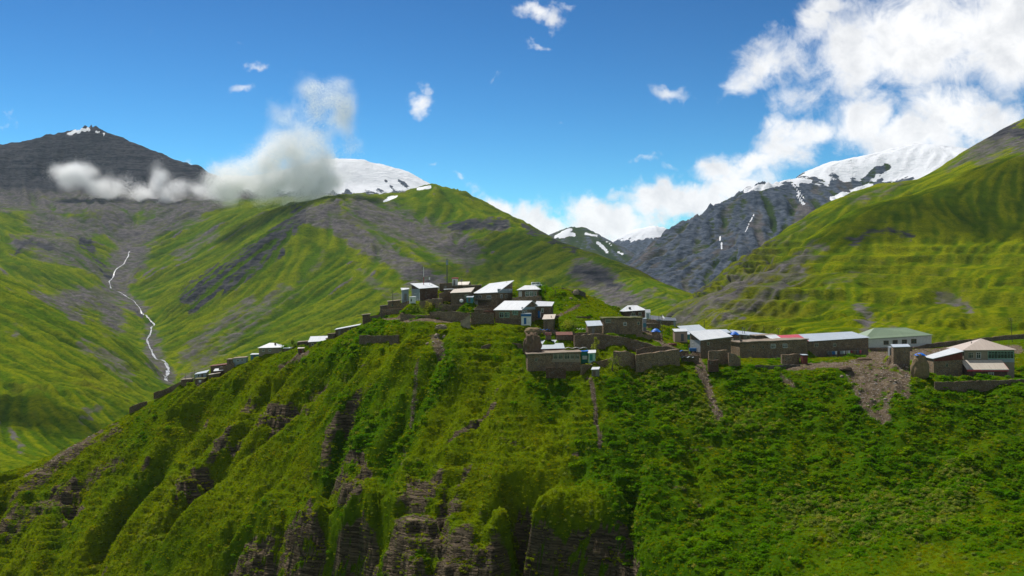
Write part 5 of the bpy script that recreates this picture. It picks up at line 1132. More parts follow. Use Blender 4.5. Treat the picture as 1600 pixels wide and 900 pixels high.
    h = house('hall', 'long white-walled hall with a green hipped roof and four dark windows', 'hall', 1351, 1455.5, (546, 541.5), (530, 523.6), Y=420, d=11, yaw=14, roof=('hip', 512.6, .26, .27), wall='plaster_white', rmat='tin_green', over=.5)
    for x0, x1, y0, y1 in ((1381, 1388, 532.5, 538), (1395, 1402, 531.8, 537.4), (1409.5, 1416.5, 531, 536.8), (1424, 1431.5, 530, 536.2)): window(h, x0, x1, y0, y1, 1, 'rust')
    panel(h, 'plinth', .02, h.w-.02, -.5, .7, 'stone_grey', 'f', .1)
    h = house('outhouse', 'rust-red plank outhouse at the corner of the long earth-roofed house', 'outhouse', 1254, 1262, (569, 569), (555.2, 555.2), d=2, yaw=4, roof=('mono', 554), wall='plank_red', rmat='tin_zinc', over=.15)
    door(h, 1256, 1260, 557.5, 568.5, 'plank_red')
    h = house('shed', 'small stone shed with a grey sheet roof standing in the dirt yard', 'shed', 1396, 1421.5, (564, 569), (542.8, 542), Y=345, d=4.5, yaw=-12, roof=('mono', 538.8, 538.4), wall='stone', rmat='tin_zinc', over=.25)
    door(h, 1403, 1407, 551, 565, 'plank'); panel(h, 'blue_boards', .2, h.d-.3, .3, h.e[1]-.4, 'clad_grey', 'r')
    h = house('hut', 'slim grey concrete hut touching the left of the dirt-yard stone shed', 'hut', 1390, 1394.8, (555, 555), (543, 543), Y=360, d=1.6, yaw=0, roof=('flat', .1), wall='plaster_grey', rmat='tin_zinc', over=.08)
    door(h, 1391, 1393.5, 546, 554.8, 'plank_grey')
    # the house on the right edge
    h = house('stone_house', 'two-storey house with a pinkish pyramid roof and a glazed veranda', 'house', 1506, 1585, (592, 592), (547.5, 546.6), Y=342, d=12, yaw=0, roof=('hip', 529.6, .5, .5), wall='plaster_buff', rmat='tin_pink', over=.6)
    window(h, 1513, 1520, 551.5, 559.5, 2, 'wood_frame'); window(h, 1526, 1532, 551, 559.5, 1, 'frame_white')
    for k in range(8): window(h, 1544+k*5.0, 1548.3+k*5.0, 549.5, 560, 0, 'paint_mint')
    panel(h, 'veranda_boards', upix(h, 1544), h.w-.05, zpix(h, 566, 12), zpix(h, 561, 12), 'clad_grey'); chimney(h, h.w*.27, 4.5, h.e[0]+1.2, .14, 1.3)
    a = house('annex', '', '', 1512, 1574, (594, 593), (577.5, 577), Y=336, d=4.5, yaw=0, roof=('mono', 564.2, 564), wall='stone_red', rmat='tin_buff', over=.3, root=h.root)
    bm = bmesh.new(); box(bm, -.3, a.w+.3, -.42, -.33, a.e[0]-.55, a.e[0]+.02); bm.transform(a.off); link('fascia', bm, 'tin_red', a.roof)
    bm = bmesh.new(); box(bm, upix(a, 1532), a.w+.3, -.56, -.43, a.e[0]-.1, a.e[0]+.1); bm.transform(a.off); link('gutter', bm, 'paint_white', a.roof)
    bm = bmesh.new(); prism(bm, [(a.w+.31, -.3, a.e[0]+.1), (a.w+.42, -.3, a.e[0]+.1), (a.w+.42, a.d, a.e[0]+2.6), (a.w+.31, a.d, a.e[0]+2.6)], .5); bm.transform(a.off); link('verge', bm, 'tin_red', a.roof)
    door(a, 1520, 1525, 581, 593, 'plank'); window(a, 1545, 1552, 582, 588, 1)
    h2 = house('stone_house', 'stone wing with red gable boards under a white sloping roof, left of the pyramid-roofed house', 'house', 1459, 1504, (591, 592), (560.5, 549.5), Y=339, d=9, yaw=-4, roof=('mono', 557.5, 544.2), wall='stone', rmat='tin_white', over=.35)
    bm = bmesh.new(); prism(bm, [(0, -.05, h2.e[0]-.02), (h2.w, -.05, h2.e[1]-.02), (h2.w, -.05, h2.e[1]-2.4), (h2.w*.45, -.05, h2.e[0]-.2)], .02)
    for v in bm.verts: pass
    bm.free(); bm = bmesh.new(); f = [(.1, h2.e[0]-.1), (h2.w-.1, h2.e[1]-.1), (h2.w-.1, h2.e[1]-2.6), (.1, h2.e[0]-.9)]
    aa = [bm.verts.new((p[0], -.07, p[1])) for p in f]; bb = [bm.verts.new((p[0], .02, p[1])) for p in f]; bm.faces.new(aa); bm.faces.new(bb[::-1])
    for i in range(4): bm.faces.new((aa[i], bb[i], bb[(i+1) % 4], aa[(i+1) % 4]))
    bm.transform(h2.off); link('gable_boards', bm, 'plank_red', h2.root); window(h2, 1478, 1481, 568, 573, 0, 'wood_frame'); door(h2, 1492, 1496, 578, 591, 'plank')
    h = house('stone_house', 'front house with a flat earth roof and a band of small-paned windows', 'house', 824.5, 907, (577.5, 580), (554.2, 550.5), Y=336, d=9, yaw=3, roof=('flat', .3), wall='stone', rmat='earth', over=.4)
    for x0, x1 in ((865, 871), (873, 879), (882, 889.5), (891.5, 896.5), (899, 904.5)): window(h, x0, x1, 553.6, 560.6, 2, 'wood_frame')
    panel(h, 'plaster_band', upix(h, 862), h.w-.03, zpix(h, 565.5, 10), zpix(h, 561.5, 10), 'plaster_buff'); door(h, 868, 872, 567, 578, 'plank'); window(h, 836, 839, 560, 564, 0, 'wood_frame')
    a = house('upper_room', '', '', 842, 881, (553, 553), (545.6, 544.4), Y=347, d=8.5, yaw=3, roof=('mono', 533, 531.8), wall='plank_red', rmat='tin_zinc', over=.3, root=h.root, under=1.2)
    window(a, 850, 854, 547.5, 551, 1, 'wood_frame')
    h = house('kiosk', 'mint-green painted booth with a white top beside the front house', 'kiosk', 919.5, 930, (564, 563.5), (552, 551.5), Y=338, d=2.6, yaw=-6, roof=('mono', 548, 547.6), wall='paint_mint', rmat='tin_white', over=.2)
    door(h, 922, 925.5, 554, 563.3, 'paint_green')
    h = house('shed', 'teal-painted open stall between the front house and the mint-green booth', 'shed', 908.5, 918.5, (568, 567), (549.5, 549), Y=340, d=2.5, yaw=0, roof=('flat', .12), wall='paint_green', rmat='tarp', over=.3)
    panel(h, 'hanging_sheet', .3, h.w-.2, zpix(h, 561.5, 1), zpix(h, 556, 1), 'paint_white'); door(h, 910, 913, 562, 567.5, 'paint_green')
    h = house('outhouse', 'little outhouse with a white roof at the head of the rubble gully', 'outhouse', 924.5, 935, (588, 588), (577.8, 577.4), Y=329, d=2.2, yaw=-14, roof=('mono', 574.6, 574.3), wall='plank_grey', rmat='tin_white', over=.2)
    door(h, 927, 930, 579.5, 587.5, 'plank')
    # --- string of houses down the left shoulder
    h = house('stone_house', 'long barn with a white roof sloping down the left shoulder', 'barn', 524, 561, (525, 517), (515.5, 508.4), Y=404, d=8, yaw=4, roof=('mono', 513.4, 506.4), wall='stone_dark', rmat='tin_white', over=.35)
    door(h, 529, 532, 516.5, 524, 'plank_grey'); window(h, 546, 549, 512, 515, 0, 'wood_frame')
    h = house('shed', 'low dark shed with a crumbled top at the lower end of the white-roofed barn', 'shed', 512, 523, (530, 528), (522.8, 521.8), Y=402, d=4, yaw=6, roof=('flat', .2), wall='stone_dark', rmat='stone_dark', over=.15)
    door(h, 515, 517.5, 524.5, 529.5, 'plank')
    h = house('stone_house', 'small house with a square white roof on the left shoulder', 'house', 482.5, 508.5, (543, 538), (534.6, 533), Y=408, d=9, yaw=5, roof=('mono', 526.4, 525.6), wall='stone', rmat='tin_white', over=.35)
    window(h, 487, 489.5, 536.5, 539.5, 0); door(h, 496, 499, 535.5, 540.5, 'plank')
    h = house('stone_house', 'flat earth-roofed wall block joined to the square white roof', 'house', 464.5, 481, (543, 541), (535.5, 534), Y=413, d=6, yaw=4, roof=('flat', .2), wall='stone_dark', rmat='earth', over=.2)
    door(h, 470, 472.5, 537, 542, 'plank')
    h = house('hut', 'tiny plank hut at the head of the left rubble chute', 'hut', 465.5, 474.5, (551.5, 550.5), (545, 544.5), Y=402, d=2.5, yaw=6, roof=('mono', 543.4), wall='plank', rmat='tin_buff', over=.2)
    door(h, 468.5, 471, 546.2, 551, 'plank_red')
    h = house('stone_house', 'hip-roofed white-topped house with a dark chimney on the left shoulder', 'house', 404.5, 440, (553, 549), (544, 543), Y=414, d=8, yaw=4, roof=('hip', 536.3, .4, .4), wall='plaster_buff', rmat='tin_white', over=.5)
    window(h, 410, 413, 546, 549, 1); window(h, 420, 423, 546, 549, 1); chimney(h, h.w*.68, 2.2, h.e[0]+.7, .3, 1.2, 'stone_dark', True)
    h = house('hut', 'small white-roofed teal hut just below the hip-roofed left-shoulder house', 'hut', 391.5, 405, (559.5, 557), (554.6, 554), Y=416, d=4, yaw=4, roof=('mono', 552.6), wall='paint_teal', rmat='tin_white', over=.2)
    door(h, 396, 398.5, 555.3, 558.8)
    h = house('stone_house', 'blue-fronted house with a brown flat roof on the left shoulder', 'house', 364, 384, (569, 563), (560.6, 559), Y=417, d=6, yaw=6, roof=('flat', .2), wall='clad_grey', rmat='earth', over=.25)
    window(h, 370, 373, 562, 565, 1); window(h, 377, 380, 561, 564, 1)
    h = house('hut', 'square brown stone hut at the left end of the blue-fronted house', 'hut', 354.5, 363.5, (569, 568), (562.3, 562), Y=417, d=5, yaw=4, roof=('flat', .2), wall='stone', rmat='earth', over=.2)
    door(h, 357.5, 360, 563.5, 568.4, 'plank')
    h = house('stone_house', 'low house with a long rusty roof edge on the left shoulder', 'house', 329, 353, (581, 577), (572.6, 569.8), Y=419, d=6, yaw=5, roof=('mono', 570.5, 567.6), wall='stone_dark', rmat='rust', over=.4)
    window(h, 345, 348, 573, 576, 1)
    h = house('shed', 'small shed with a bright white roof panel below the rusty roof edge', 'shed', 334, 348.5, (585.5, 582), (580.2, 578.8), Y=415, d=4, yaw=5, roof=('mono', 575.6, 574.4), wall='stone_red', rmat='tin_white', over=.15)
    door(h, 338, 340.5, 581, 584.6, 'plank')
    h = house('shed', 'low lean-to with a thin white sheet roof lowest of the rusty-roofed cluster', 'shed', 326, 343, (590, 587), (586, 583.2), Y=413, d=3, yaw=4, roof=('mono', 584.8, 581.8), wall='stone_dark', rmat='tin_buff', over=.2)
    door(h, 332, 334, 585.6, 588.6, 'plank')
    h = house('stone_house', 'grey metal-roofed hut with blue-grey front beside the two left poles', 'hut', 304.5, 322, (591, 589), (585.2, 582.6), Y=419, d=5, yaw=4, roof=('mono', 582.4, 578.6), wall='clad_grey', rmat='tin_zinc', over=.25)
    window(h, 309, 311.5, 586, 588.6, 0); door(h, 315, 317, 584.6, 589.6, 'plank')
    h = house('hut', 'round-cornered dark hut with a white patch at the end of the left path', 'hut', 304.5, 319, (599, 597), (593, 592), Y=414, d=4, yaw=4, roof=('flat', .2), wall='stone_dark', rmat='turf_roof', over=.2)
    panel(h, 'white_patch', upix(h, 310.5), upix(h, 314.5), zpix(h, 597.4, 2), zpix(h, 593.8, 2), 'paint_white')
    h = house('hut', 'dark hut with a flat brown roof lowest on the left shoulder', 'hut', 283, 298.5, (599.5, 597.5), (594, 592.6), Y=420, d=4, yaw=4, roof=('flat', .2), wall='stone_dark', rmat='earth', over=.25)
    door(h, 287, 289, 595, 598.6, 'plank')
    # --- stone walls, terraces and ruins
    G1 = 'dry stone walls of the village'
    stone_wall('retaining wall of dark stone under the shrubs of the hilltop', [(626,496,381),(650,499,379),(672,499,377),(690,498,376)], 1.6, group=G1)
    stone_wall('tall rough wall left of the buff stone corner below the hilltop', [(672,497,379),(700,500,374),(734,503,370)], [2.2,3.2,3.4], group=G1)
    stone_wall('buff stone corner beside the wide lower house', [(720,507,366),(735,507,366)], [1.2,3.6], mat='rock', group=G1, t=1.2)
    stone_wall('dark wall running to the wide lower house', [(736,506,369),(772,506,369)], [4.2,3.6], mat='stone_dark', group=G1)
    stone_wall('low mud-capped terrace wall in front of the big white-roofed house', [(700,484,389),(740,485,388),(776,484,388)], 1.7, mat='stone_dark', group=G1)
    stone_wall('wall of loose stones beneath the pale single-slope-roofed house', [(680,480,391),(705,481,390),(738,482,389)], 1.3, group=G1)
    stone_wall('short wall at the left edge of the hilltop, by the slate-sided hut', [(578,500,395),(592,497,395),(604,494,393)], 1.3, mat='stone_dark', group=G1)
    stone_wall('ragged wall beside the squat brown stone house', [(594,490,396),(610,489,394),(628,488,392)], 1.5, group=G1)
    stone_wall('grey stone wall stub on the skyline right of the mound top', [(893,460,399),(903,459,399),(915,461,399)], [1.2,1.9,1.0], mat='stone_grey', name='ruined_wall', group=G1)
    stone_wall('dark low wall along the skyline of the mound', [(864,453,402),(880,453,402),(892,456,401)], .8, mat='stone_dark', group=G1)
    stone_wall('low wall crossing the lower side of the mound to the pale-roofed shed', [(872,503,377),(896,500,379),(922,498,379)], 1.0, mat='stone_dark', group=G1)
    stone_wall('dry wall behind the rows of vegetables left of the front house', [(868,526,358),(890,527,357),(918,526,358)], 1.5, mat='stone_dark', group=G1)
    stone_wall('long grass-topped terrace wall under the middle-terrace house', [(897,537,351),(930,537,352),(975,541,352),(1010,546,352),(1040,552,351)], [2.8,3.6,3.2,2.4,1.4], t=2.2, mat='stone_dark', group=G1)
    stone_wall('curved stone wall in front of the kiosk and the lane', [(994,528,363),(1012,531,362),(1032,531,363)], 1.8, group=G1)
    G2 = 'roofless stone ruins below the lane'
    stone_wall('left roofless stone ruin with a sagging top', [(960,571,338),(972,571,337),(990,570,338)], [4.6,4.8,3.6], t=3.0, mat='stone', name='ruin', cat='ruin', group=G2)
    stone_wall('wide roofless ruin of brown stone between the two lanes', [(993,574,336),(1015,575,336),(1040,574,337),(1060,572,338)], [4.2,5.0,5.4,5.6], t=2.4, mat='stone', name='ruin', cat='ruin', group=G2)
    stone_wall('back wall of the wide roofless ruin', [(994,557,345),(1018,556,346),(1045,555,346),(1066,556,346)], [2.4,3.2,3.0,2.0], mat='stone_dark', name='ruin', cat='ruin', group=G2)
    stone_wall('low yard wall with a sheet on top beside the stony lane', [(1064,566,341),(1080,565,341),(1092,566,341)], 2.2, mat='stone_dark', group=G1)
    stone_wall('tall square yard wall under the dazzling white roof', [(1107,568,340),(1122,567,340),(1136,566,341)], 4.2, t=1.6, group=G1)
    stone_wall('stepped yard wall left of the long earth-roofed house', [(1138,570,338),(1146,571,338),(1155,571,339)], [4.0,3.8,2.2], t=1.6, group=G1)
    stone_wall('small red-brown stone box wall at the head of the lane rubble', [(1106,573,335),(1114,573,335),(1122,573,335)], 2.2, t=1.4, mat='stone_red', group=G1)
    stone_wall('pen wall in front of the grated windows', [(1221,568,340),(1234,568,340),(1247,567,341)], 3.0, t=1.6, group=G1)
    stone_wall('low wall at the foot of the long earth-roofed house', [(1180,575,336),(1210,575,336),(1250,574,336)], .9, mat='stone_grey', group=G1)
    stone_wall('long field wall along the back of the plateau', [(1424,549,417),(1455,544,424),(1490,540,430),(1530,537,434),(1570,533,438),(1640,529,440),(1720,529,440)], [1.6,2.0,2.2,2.4,2.8,3.0,3.0], mat='stone_dark', group=G1, t=.9)
    stone_wall('dark low wall in front of the green-roofed hall', [(1358,549,405),(1390,548,405),(1425,546,408)], 1.2, mat='stone_dark', group=G1)
    stone_wall('rim wall of stone below the right-edge house', [(1460,604,318),(1500,606,317),(1545,603,318),(1600,601,318),(1680,602,318)], [1.6,2.0,1.6,1.8,1.8], mat='stone_dark', group=G1)
    stone_wall('crumbled wall end left of the lowest hut on the left shoulder', [(240,618,418),(252,615,419),(268,608,420)], 1.2, mat='stone_dark', name='ruined_wall', group=G1)
    stone_wall('broken wall farthest down the left shoulder', [(202,640,416),(218,634,417),(230,630,418)], 1.0, mat='stone_dark', name='ruined_wall', group=G1)
    stone_wall('stone terrace edge under the front house, with an earth ledge', [(853,583,330),(870,583,330),(884,584,330)], 1.8, mat='stone_red', group=G1)
    stone_wall('yard wall of the mint-green booth, running to the poplar', [(908,584,332),(918,578,335),(935,571,338),(955,566,340)], [2.8,1.4,1.2,1.2], group=G1)
    stone_wall('brown wall between the red-brown front house and the hilltop garden', [(656,476,392),(672,474,393),(692,473,393)], 1.5, group=G1)
    stone_wall('wall stub left of the dark plank shed', [(686,466,396),(694,464,397),(704,463,398)], 1.8, group=G1)
    stone_wall('stone base wall under the low hipped white roof', [(800,472,391),(822,471,391),(846,470,392)], 1.8, group=G1)
    stone_wall('yard wall before the veranda of the big white-roofed house', [(742,489,382),(760,489,381),(775,490,380)], 2.0, group=G1)
    stone_wall('dark terrace wall on the slope under the left edge of the hilltop', [(562,531,379),(585,532,375),(608,532,371),(623,531,368)], 1.8, mat='stone_dark', group=G1)
    stone_wall('pen wall between the squat stone house and the white box hut', [(626,482,395),(636,480,395),(642,478,394)], 2.2, group=G1)
    stone_wall('low wall right of the pinkish plaster hut', [(1076,543,362),(1086,544,360),(1096,546,358)], 1.1, group=G1)
    stone_wall('garden wall beside the red-brown hipped house', [(1010,503,388),(1022,505,387),(1032,507,386)], 1.2, group=G1)
    stone_wall('loose stone bank across the lower mound', [(874,487,387),(892,486,388),(912,487,389),(934,490,389)], .9, mat='stone_grey', group=G1)
    stone_wall('half-buried wall left of the vegetable rows', [(752,545,352),(768,541,353),(790,540,353),(815,541,352)], .9, mat='stone_dark', group=G1)
    stone_wall('collapsed wall above the hip-roofed house on the left shoulder', [(441,551,413),(450,549,413),(462,547,412)], 1.4, mat='stone_dark', group=G1)
    stone_wall('tumbled wall linking the blue-fronted house and the rusty roof edge', [(342,580,416),(352,576,416),(366,571,416)], 1.2, group=G1)
    stone_wall('short wall at the foot of the lowest hut on the left shoulder', [(268,608,419),(280,603,419),(294,600,418)], 1.3, group=G1)
    h = house('shed', 'tiny brown-roofed shed behind the haystack of the front house', 'shed', 853, 861, (531.5, 531), (524, 523.6), Y=353, d=3, yaw=0, roof=('mono', 520.6), wall='stone_dark', rmat='rust', over=.2)
    door(h, 855, 857.5, 525, 531, 'plank')
    h = house('shed', 'wide low shed with a dark rust roof above the front house', 'shed', 870, 894, (532, 532), (524, 523.5), Y=354, d=4, yaw=0, roof=('mono', 519.5, 519.2), wall='stone_dark', rmat='rust', over=.25)
    door(h, 878, 881, 525, 531.5, 'plank')
    for nm, lb, a0, a1, b_, e_, Yy, dd, rm in (('hut', 'low flat stone room at the right end of the hilltop garden', 676, 690, 475, 467.4, 394, 4, 'earth'), ('hut', 'flat stone room below the veranda of the big white-roofed house', 741, 756, 492, 484.4, 381, 4, 'earth'),
            ('hut', 'rusty-topped stone room left of the wide lower house', 757.5, 770, 494.5, 487, 379, 4, 'rust'), ('hut', 'flat stone room under the red-brown hipped house', 1012, 1027, 513, 506.4, 386, 4, 'earth'), ('hut', 'stone byre with a sagging earth roof beside the wide roofless ruin', 1063, 1076, 557, 549.6, 349, 4, 'turf_roof'),
            ('hut', 'stone byre with a grey sheet roof between the two shoulder houses', 443, 455, 549.5, 545, 412, 4, 'tin_zinc'), ('hut', 'earth-roofed byre between the barn and the square white roof', 509.5, 516, 534, 529.6, 405, 3, 'earth')):
        h = house(nm, lb, 'hut', a0, a1, b_, e_, Y=Yy, d=dd, yaw=2, roof=('flat', .25), wall='stone', rmat=rm, over=.25); m_ = (a0+a1)/2; door(h, m_-1.3, m_+1.3, e_+(b_-e_)*.3, b_-.2, 'plank')
    # --- heaps
    k = lump('haystack', 'tall brown haystack beside the front house', 'haystack', 832, 556, 6.0, 7.4, mat='dung', Y=341, sharp=.35, seed=3, rough=.35)
    k = lump('haystack', 'tall dark haystack with a blue sheet on top, by the right-edge house', 'haystack', 1442, 589, 5.6, 7.0, mat='hay', Y=323, sharp=.42, seed=5, rough=.22)
    tarp_over('blue tarp capping the haystack by the right-edge house', k, 3.4, 3.0, .75, 6.75)
    k = lump('haystack', 'low heap wrapped in blue sheeting beside the lane pole', 'haystack', 1025.5, 525, 3.2, 2.2, mat='hay', Y=368, sharp=.5, seed=6)
    tarp_over('blue sheet over the low heap beside the lane pole', k, 3.3, 2.9, 1.1, 1.55)
    k = lump('dung_heap', 'brown heap behind the bright single-slope roof', 'heap', 1149, 528, 3.4, 1.6, mat='dung', Y=372, sharp=.5, seed=7)
    tarp_over('deep blue tarp beside the bright single-slope roof', k, 3.2, 3.0, 1.1, 1.2)
    k = lump('dung_heap', 'buff heap of dried dung above the brown haystack', 'heap', 833, 522, 6.5, 2.2, mat='hay', Y=356, sharp=.4, seed=8)
    k = lump('dung_heap', 'brown mound of earth on the lip of the rubbish slope', 'heap', 1324, 579, 4.2, 1.5, mat='dung', Y=329, sharp=.5, seed=9)
    k = lump('dung_heap', 'dark heap along the yard of the washing-line house', 'heap', 1352, 563, 6.0, .9, 3, mat='dung', Y=362, sharp=.5, seed=10)
    k = lump('boulder', 'pale brown boulder standing on the upper face below the hilltop wall', 'boulder', 689, 514, 4.4, 1.5, 3, mat='rock', Y=364, sharp=.45, seed=11, rough=.3)
    k = lump('boulder', 'grey rounded rock on the skyline of the mound', 'boulder', 900, 460, 2.6, 1.8, 2.4, mat='rock', Y=397, sharp=.5, seed=12, rough=.3)
    for px, py, sz, lb in ((683,527,2.2,'pale rock above the upper scree patch'),(694,528,1.6,'grey rock right of the pale rock above the upper scree patch'),(668,539,1.4,'small rock at the left of the upper scree patch'),(1316,590,1.2,'stone at the left rim of the rubbish slope'),(892,468,1.4,'small stone on the mound below the ruined wall stub')):
        lump('boulder', lb, 'rock', px, py, sz, sz*.6, mat='rock', sharp=.4, seed=int(px), sub=3, rough=.35)
    # --- other things in the lanes
    t = empty('tank', ((1050.5-800)/F*362, 362, (450-543.5)/F*362), 0, 'rust-red metal tank lying by the lane', 'tank')
    bm = bmesh.new(); bmesh.ops.create_cone(bm, cap_ends=True, segments=20, radius1=.75, radius2=.75, depth=2.9, matrix=Matrix.Translation((0, 0, .95)) @ Matrix.Rotation(R(90), 4, 'Y')); link('shell', bm, 'rust', t, True)
    for dx in (-.9, .9): bm = bmesh.new(); box(bm, dx-.12, dx+.12, -.6, .6, -.5, .35); link('cradle', bm, 'iron', t)
    t = empty('trailer', ((1082.5-800)/F*352, 352, (450-551)/F*352), 0, 'blue farm trailer parked in the lane', 'trailer')
    bm = bmesh.new(); box(bm, -1.2, 1.2, -.7, .7, .5, 1.6); bmesh.ops.bevel(bm, geom=bm.edges[:], offset=.05, segments=1, affect='EDGES'); link('bed', bm, 'paint_blue', t)
    for dx in (-.7, .7): bm = bmesh.new(); bmesh.ops.create_cone(bm, cap_ends=True, segments=14, radius1=.35, radius2=.35, depth=.2, matrix=Matrix.Translation((dx, -.78, .3)) @ Matrix.Rotation(R(90), 4, 'X')); link('wheel', bm, 'rubber', t)
    bm = bmesh.new(); box(bm, 1.2, 2.2, -.05, .05, .55, .65); link('drawbar', bm, 'iron', t)
    for px, pyb, Y, w, lb in ((851.5,515.5,355,3.4,'blue tarp spread on a low pile beside the buff-roofed shed'),(908,514.5,360,3.0,'pale blue sheet on the wall left of the pale-roofed shed'),(900,544,345,7.5,'white and blue sheets laid on the roof edge beside the front house'),(1056,548.8,341,5.0,'light blue sheet along the top of the wide roofless ruin'),(1072,558.5,340,5.0,'pale tin sheet lying on the low yard wall')):
        bm = bmesh.new(); bmesh.ops.create_grid(bm, x_segments=14, y_segments=5, size=1)
        for v in bm.verts: v.co = (v.co.x*w/2, v.co.y*.9, .18*math.sin(v.co.x*9+px)+.1*math.sin(v.co.y*5))
        bmesh.ops.solidify(bm, geom=bm.faces[:], thickness=.04); mt = 'tarp' if 'blue tarp' in lb else ('tin_zinc' if 'tin sheet' in lb else 'paint_white'); mt = 'tarp' if 'light blue' in lb else mt
        o = link('sheet', bm, mt, None, True); o.location = ((px-800)/F*Y, Y, (450-pyb)/F*Y+.1); o['label'] = lb; o['category'] = 'sheet'
    # washing line
    hl = Vector(((1287-800)/F*382, 379, (450-560)/F*380)); hr = Vector(((1348-800)/F*388, 388, (450-557.5)/F*388)); dv = hr-hl; L = dv.length; ang = math.atan2(dv.y, dv.x)
    e = empty('washing_line', hl, ang, 'washing line strung along the long tin-roofed house', 'washing line'); bm = bmesh.new(); cyl(bm, 0, 0, -.5, 2.9, .05, .05, 6); link('post', bm, 'pole_wood', e); bm = bmesh.new(); cyl(bm, L, 0, -.5, 2.9, .05, .05, 6); link('post', bm, 'pole_wood', e)
    bm = bmesh.new(); box(bm, 0, L, -.012, .012, 2.62, 2.645); link('rope', bm, 'frame_white', e)
    C_ = [('black coat','tin_dark'),('dark jacket','iron'),('blue sheet','paint_blue'),('pale blue towel','white_tin_paint'),('grey blanket','plaster_grey'),('white shirt','paint_white'),('pink cloth','tin_pink'),('white cloth','frame_white'),('red cloth','paint_red'),('yellow shirt','hay'),('dark trousers','tin_dark'),('red shirt','tin_red')]
    US = (.06,.11,.20,.27,.42,.49,.56,.62,.69,.78,.86,.94)
    for k, ((nm, mt), u) in enumerate(zip(C_, US)):
        bm = bmesh.new(); ww = .5 if 'sheet' not in nm and 'blanket' not in nm else .9; bmesh.ops.create_grid(bm, x_segments=6, y_segments=6, size=1)
        for v in bm.verts: a, b = v.co.x, v.co.y; v.co = (a*ww*(1-.15*(b < 0)*abs(b)), .06*math.sin(a*4+k)*(1-b)*.5, -.62+b*.62)
        bmesh.ops.solidify(bm, geom=bm.faces[:], thickness=.03); o = link(nm.split()[-1], bm, mt, None, True); o.location = hl+Vector((math.cos(ang)*L*u, math.sin(ang)*L*u, dv.z*u+2.62)); o.rotation_euler = (0, 0, ang)
        o['label'] = f'{nm} hanging on the washing line, ' + ('next to the ' + C_[k-1][0] if k else 'first from the line\'s left post'); o['category'] = 'laundry'; o['group'] = 'washing on the line'
    # poles and masts
    m = empty('mast', ((698.5-800)/F*411, 411, (450-446)/F*411), 0, 'tall dark telephone mast with panel antennas on the hilltop', 'mast'); H_ = (446-403)/F*411; bm = bmesh.new(); cyl(bm, 0, 0, -1.5, H_, .26, .14, 8); link('pole', bm, 'iron', m)
    for a in range(3): bm = bmesh.new(); x, y = .3*math.cos(a*2.09+.5), .3*math.sin(a*2.09+.5); box(bm, x-.2, x+.2, y-.12, y+.12, H_-2.8, H_-.9); box(bm, min(0, x), max(0, x), min(0, y)-.02, max(0, y)+.02, H_-1.8, H_-1.72); link('antenna_panel', bm, 'clad_grey', m)
    m = empty('antenna', ((662-800)/F*404, 404, (450-445)/F*404), 0, 'thin red and white television antenna above the red-brown front house', 'antenna'); H_ = (445-417)/F*404
    bm = bmesh.new(); cyl(bm, 0, 0, -1.5, H_*.45, .13, .11, 6); link('mast_foot', bm, 'paint_red', m); bm = bmesh.new(); cyl(bm, 0, 0, H_*.451, H_, .11, .08, 6); link('mast_top', bm, 'frame_white', m)
    bm = bmesh.new(); box(bm, -1.3, 1.3, -.03, .03, H_-.5, H_-.44)
    for k in range(6): box(bm, -1.2+k*.48-.02, -1.2+k*.48+.02, -.5, .5, H_-.437, H_-.4)
    box(bm, -.55, -.5, -.02, .02, H_-.39, H_+.3); box(bm, .2, .25, -.02, .02, H_-.39, H_+.3); link('aerial', bm, 'iron', m)
    m = empty('antenna', ((671-800)/F*404, 404, (450-445)/F*404), 0, 'slim pole with a white box right of the television antenna', 'antenna'); H_ = (445-425)/F*404
    bm = bmesh.new(); cyl(bm, 0, 0, -1.5, H_, .05, .03, 6); link('pole', bm, 'iron', m); bm = bmesh.new(); box(bm, -.22, .22, -.2, .2, H_*.4, H_*.58); link('box', bm, 'paint_white', m)
    pole('leaning wooden pole below the left lean-to', 614, 472, 455, 0, -.15, Y=398); pole('pole on the path at the left edge of the hilltop', 596, 507, 480, 0, 0, Y=389)
    pole('short pole on the skyline left of the green mound', 851.5, 451, 439, 0, 0, Y=404); pole('thin pole standing on the long low hilltop roof', 721.5, 447, 428, 0, 0, Y=409, r=.08)
    pole('tall pole with crossarm at the lane, right of the pair', 1034.5, 527, 491.5, 1, 0, Y=366); pole('thin pole at the lane, left of the pair', 1029.5, 521, 489, 0, 0, Y=372, r=.09)
    pole('dark pole behind the turquoise-fronted house', 1100.5, 512, 499.5, 0, 0, Y=418); pole('pole behind the grey tin roof, near the stovepipes', 1172, 528, 511, 0, .1, Y=412)
    pole('leaning pole on the skyline left of the red-patched roof', 1195, 528, 509, 0, -.5, Y=412); pole('pole with one crossarm just left of the red-patched roof', 1219, 536, 512.5, 1, -.8, Y=398)
    pole('tall leaning pole with two crossarms near the long field wall', 1582, 534, 496.5, 2, -.7, Y=430); pole('thin pole before the field wall, behind the pyramid roof', 1561.5, 538, 524, 0, 0, Y=415, r=.07); pole('thin pole against the field wall, right of the pyramid roof', 1576.5, 538, 524, 0, 0, Y=415, r=.07)
    pole('shorter pole of the pair at the grey metal-roofed hut', 300, 597, 578, 1, 0, Y=420, r=.1); pole('lone pole above the lowest hut of the left shoulder', 289.5, 596, 583, 0, 0, Y=423, r=.1); pole('pole of the left pair, ending in a T crossarm', 303.5, 596, 577, 0, 0, Y=424, r=.1)
    pole('thin pole behind the white-roofed barn', 518.5, 524, 508, 0, 0, Y=410, r=.08); pole('post by the dirt yard, left of the grey concrete hut', 1361.5, 553, 546.5, 0, 0, Y=398, r=.1)
